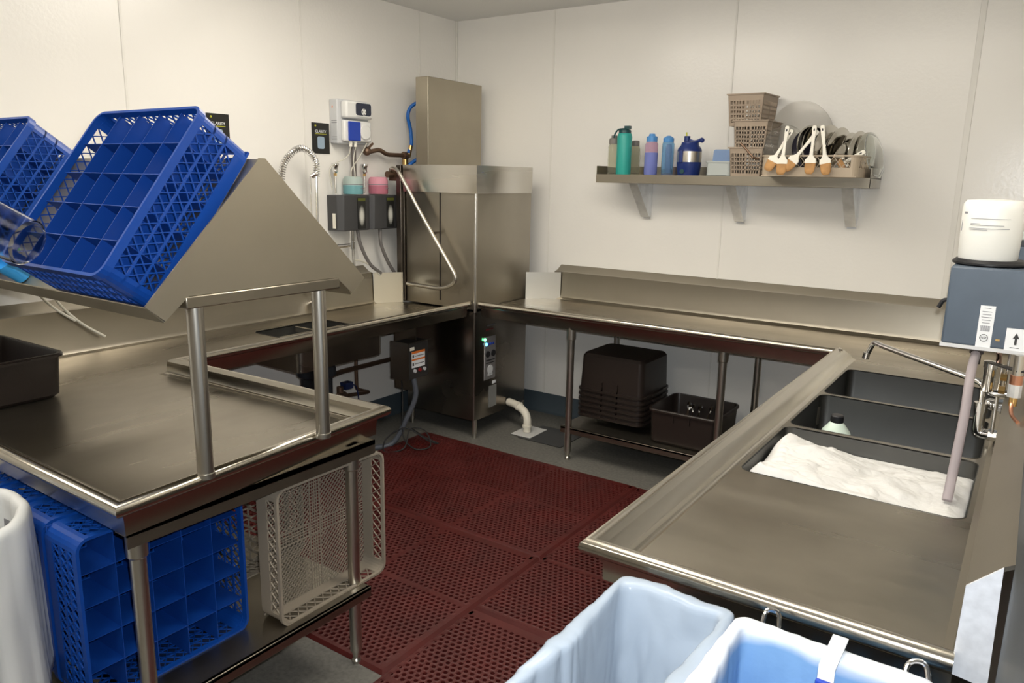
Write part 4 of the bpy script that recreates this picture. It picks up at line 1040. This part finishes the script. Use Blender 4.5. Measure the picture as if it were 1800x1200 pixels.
d2 = thing('soap_dispenser', 'second dispenser box with clear bottle, half hidden behind the white jug', 'dispenser', (3.58, -1.4, 1.2))
obj('housing', B().box(3.50, W-.001, -1.45, -1.25, 1.24, 1.463), slate, d2, bevel=.006)
obj('top_collar', B().box(3.51, W-.005, -1.45, -1.27, 1.463, 1.48), black, d2)
d2b = thing('detergent_bottle', 'small clear bottle with pinkish content behind the white jug', 'bottle', (3.59, -1.36, 1.48))
obj('body', B().lathe([(0, 0), (.045, 0), (.045, .09), (.035, .11), (0, .112)], (3.592, -1.36, 1.481)), milky, d2b)
obj('print', B().box(3.57, 3.60, -1.406, -1.4045, 1.53, 1.534).box(3.575, 3.60, -1.4062, -1.4045, 1.515, 1.522), mat('magenta_print', (.4, .05, .2), .4), d2b)

fc = thing('wall_faucet', 'chrome double-valve wall faucet with long swing spout over the sink bowls', 'faucet', (3.6, -1.75, .95))
sp1 = roundpath([(3.535, -1.755, .965), (3.535, -1.755, 1.045), (3.50, -1.735, 1.052), (3.185, -1.48, 1.075), (3.160, -1.455, 1.080), (3.138, -1.452, 1.02)], .035, 8)
spo = obj('spout', B().tube(sp1, .0095, 14), chrome, fc)
obj('spout_tip', B().cyl((3.140, -1.452, 1.035), (3.137, -1.452, 1.012), .0125), chrome, spo)
obj('swivel_body', B().cyl((3.535, -1.755, .90), (3.535, -1.755, .975), .017).cyl((3.535, -1.755, .955), (3.535, -1.755, .985), .020).tube(roundpath([(3.535, -1.755, .92), (3.535, -1.755, .885), (3.591, -1.76, .885)], .03), .017, 14).cyl((3.565, -1.76, .885), (3.591, -1.76, .885), .020, seg=8), chrome, fc)
obj('hot_valve', B().cyl((3.555, -1.70, .97), (3.592, -1.70, .97), .018).sphere((3.56, -1.70, .97), .020).cyl((3.578, -1.70, .97), (3.592, -1.70, .97), .022, seg=8), chrome, fc)
obj('mixing_body', B().cyl((3.545, -1.78, 1.03), (3.545, -1.78, 1.12), .017).cyl((3.545, -1.78, 1.105), (3.545, -1.78, 1.125), .020).tube(roundpath([(3.545, -1.78, 1.05), (3.555, -1.78, 1.025), (3.606, -1.78, 1.03)], .02), .012, 12), chrome, fc)
obj('cross_rod', B().cyl((3.575, -1.78, .90), (3.575, -1.78, 1.12), .005).cyl((3.59, -1.77, 1.03), (3.59, -1.77, 1.17), .004), chrome, fc)
obj('bracket_plate', B().bar((3.538, -1.78, 1.122), (3.624, -2.13, 1.175), .024, .006), black, fc, bevel=.002)
obj('feed_bend', B().tube(catmull([(3.545, -1.80, 1.19), (3.550, -1.80, 1.18), (3.562, -1.80, 1.16), (3.565, -1.79, 1.125)]), .008, 10), mat('rosy_chrome', (.75, .55, .48), .15, 1.), fc)
obj('nut', B().cyl((3.575, -1.80, 1.085), (3.592, -1.80, 1.085), .012, seg=6).cyl((3.575, -1.80, 1.045), (3.592, -1.80, 1.045), .013, seg=6), brass, fc)
obj('valve_stack', B().cyl((3.616, -2.12, 1.102), (3.616, -2.12, 1.137), .017, seg=10), steel_galv, fc)
obj('valve_neck', B().cyl((3.616, -2.12, 1.137), (3.616, -2.12, 1.162), .0155), copper, fc)
obj('lower_nut', B().cyl((3.616, -2.12, 1.077), (3.616, -2.12, 1.102), .010), brass, fc)
obj('valve_cap', B().cyl((3.616, -2.12, 1.162), (3.616, -2.12, 1.217), .0125), steel_tube, fc)
obj('copper_line', B().tube(catmull([(3.616, -2.12, 1.10), (3.614, -2.13, 1.08), (3.618, -2.16, 1.062), (3.634, -2.21, 1.056)]), .005, 8), copper, fc)
obj('wall_lever', B().bar((3.59, -1.735, .955), (3.60, -1.66, .945), .006), chrome, fc)

# jug in the middle bowl
jm = thing('chemical_bottle', 'pale green-white bottle with black cap standing in the middle sink bowl', 'bottle', (3.125, -1.80, .562))
obj('body', B().lathe([(0, 0), (.070, 0), (.074, .01), (.074, .15), (.066, .20), (.045, .255), (.022, .285), (.018, .29), (0, .29)], (3.125, -1.80, .563)), mat('pale_green_plastic', (.58, .68, .60), .35, sss=.1), jm)
obj('cap', B().lathe([(0, .285), (.021, .285), (.021, .308), (.018, .312), (0, .312)], (3.125, -1.80, .563)), black, jm)

# foam in the nearest bowl
def foam():
    b = B(); nx, ny = 90, 80; x0, x1, y0, y1 = 3.004, 3.554, -2.458, -1.976
    from mathutils import noise
    def f(u, v):
        x = x0+(x1-x0)*u; y = y0+(y1-y0)*v
        e = min(1, min(u, 1-u)*14)*min(1, min(v, 1-v)*14); e = max(0, e)**.5
        heap = .030*math.exp(-((u-.12)**2)/.05-((v-.62)**2)/.16)+.022*math.exp(-((u-.32)**2)/.05-((v-.15)**2)/.06)
        n = noise.noise(Vector((x*6, y*6, 1.3)))*.034+noise.noise(Vector((x*15, y*15, 4)))*.018+abs(noise.noise(Vector((x*34, y*34, 7))))*.007
        z = .832+heap+n*(1-.4*u)-(.012*u)-.02*max(0, v-.75)*4*(u > .0)
        return Vector((x, y, .80*(1-e)+e*z))
    b.grid(f, nx*2, ny*2)
    b.xform(Matrix.Identity(4))
    return b
fo = obj('soap_foam', foam(), foamm, smooth=180, solid=.03); tag(fo, 'white soap foam heaped in the nearest sink bowl', 'foam', kind='stuff')

# ================================================================== bins and bags in front
def folded(fn, seed, amp, freq=9):
    return fn
from mathutils import noise
def liner_bag(x0, x1, y0, y1, ztop, name, label, m_in, m_out, binm, group=None, wav=.010, flare=.02, zb=.35, hem=.16):
    t = thing(name, label, 'bin', ((x0+x1)/2, (y0+y1)/2, 0), 0, group)
    obj('bin', B().sweep2d(rect_loop(x0+.006, x1-.006, y0+.006, y1-.006, .024), [(.028, .0), (0, ztop-.014), (.003, ztop-.014), (.032, .0)], closed=True).prism(rect_loop(x0+.034, x1-.034, y0+.034, y1-.034, .06), .0, .006), binm, t)
    lp = rect_loop(x0, x1, y0, y1, .022, 6)
    # resample the loop
    P = [Vector((*p, 0)) for p in lp]; L = [0]
    for i in range(len(P)): L.append(L[-1]+(P[(i+1) % len(P)]-P[i]).length)
    T = L[-1]; cx, cy = (x0+x1)/2, (y0+y1)/2
    def at(s):
        s = (s % 1)*T
        for i in range(len(P)):
            if L[i+1] >= s: break
        k = (s-L[i])/(L[i+1]-L[i]+1e-9); return P[i].lerp(P[(i+1) % len(P)], k)
    def f(u, v):
        p = at(u); d = Vector((p.x-cx, p.y-cy, 0)); dn = d.normalized()
        q = Vector((p.x*9, p.y*9, v*3.2+x0*5)); rg = lambda s_: 1-2*abs(noise.noise(q*s_))
        nz = (noise.noise(q*.9)*1.1+(abs(rg(1.3))**2)*.9+(abs(rg(2.6))**2)*.5-.8)*wav
        topw = noise.noise(Vector((math.cos(2*PI*u)*2, math.sin(2*PI*u)*2, x0*5)))*.007
        if v < .5:      # inside, from deep up to the rim
            k = v/.5; z = zb+(ztop+topw-zb)*k; o = -.030*(1-k*.6)-.012-(1-k)*.012+nz*(1-k*.7)
        elif v < .6:    # over the rim
            k = (v-.5)/.1; a = k*PI; z = ztop+topw+.008*math.sin(a); o = -.024+.036*(1-math.cos(a))/2+nz*.3
        else:
            k = (v-.6)/.4; z = ztop+topw-hem*k; o = .012+flare*k+nz*(.3+k)
        return p+dn*o+Vector((0, 0, z))
    b = B().grid(f, 260, 70, closed_u=True)
    obj('liner', b, m_in, t, smooth=180, solid=.0012, keepn=True)
    return t
liner_bag(3.028, 3.246, -3.76, -3.25, .880, 'waste_bin', 'slim waste bin with translucent white liner in front of the sink', liner_clear, liner, greybin, wav=.018, flare=.004)
lb2 = liner_bag(3.262, 3.575, -3.80, -3.262, .885, 'laundry_hamper', 'hamper with blue and white striped fabric bag hooked below the sink front', bagm, bagm, greybin, wav=.015, flare=.008)
obj('hook', B().tube(roundpath([(3.300, -3.270, .845), (3.300, -3.235, .905), (3.322, -3.228, .905), (3.335, -3.27, .845)], .02), .0045, 10), chrome, lb2)
obj('hook', B().tube(roundpath([(3.530, -3.270, .845), (3.530, -3.235, .895), (3.556, -3.228, .90), (3.575, -3.27, .85)], .02), .0045, 10), chrome, lb2)
obj('strap', B().box(3.415, 3.440, -3.335, -3.235, .896, .900).box(3.415, 3.440, -3.339, -3.335, .872, .900), labelw, lb2)
obj('buckle', B().box(3.413, 3.442, -3.345, -3.335, .80, .876).box(3.407, 3.448, -3.345, -3.335, .822, .842), bluep, lb2, bevel=.003)
# round bin at left
rb = thing('waste_bin', 'round waste bin with white liner at the left picture edge', 'bin', (1.52, -3.965, 0))
RC = (1.52, -3.965, 0)
obj('bin', B().lathe([(0, 0), (.20, 0), (.235, .76), (.225, .76), (.19, .01), (0, .01)], RC, 40), greybin, rb)
def f(u, v):
    a = 2*PI*u; nz = noise.noise(Vector((math.cos(a)*5, math.sin(a)*5, v*2)))*.012+noise.noise(Vector((math.cos(a)*14, math.sin(a)*14, v*3)))*.006
    if v < .4: k = v/.4; r = .215+nz*.6+.01*k; z = .40+.41*k
    elif v < .55: k = (v-.4)/.15; an = k*PI; r = .225+.03*(1-math.cos(an))/2+nz*.3; z = .81+.022*math.sin(an)
    else: k = (v-.55)/.45; r = .255+nz*(.4+k)+.012*k; z = .81-.45*k-.05*math.cos(a+.6)*k
    return Vector((RC[0]+r*math.cos(a), RC[1]+r*math.sin(a), z))
obj('liner', B().grid(f, 160, 50, closed_u=True), linerl, rb, smooth=180, solid=.001, keepn=True)
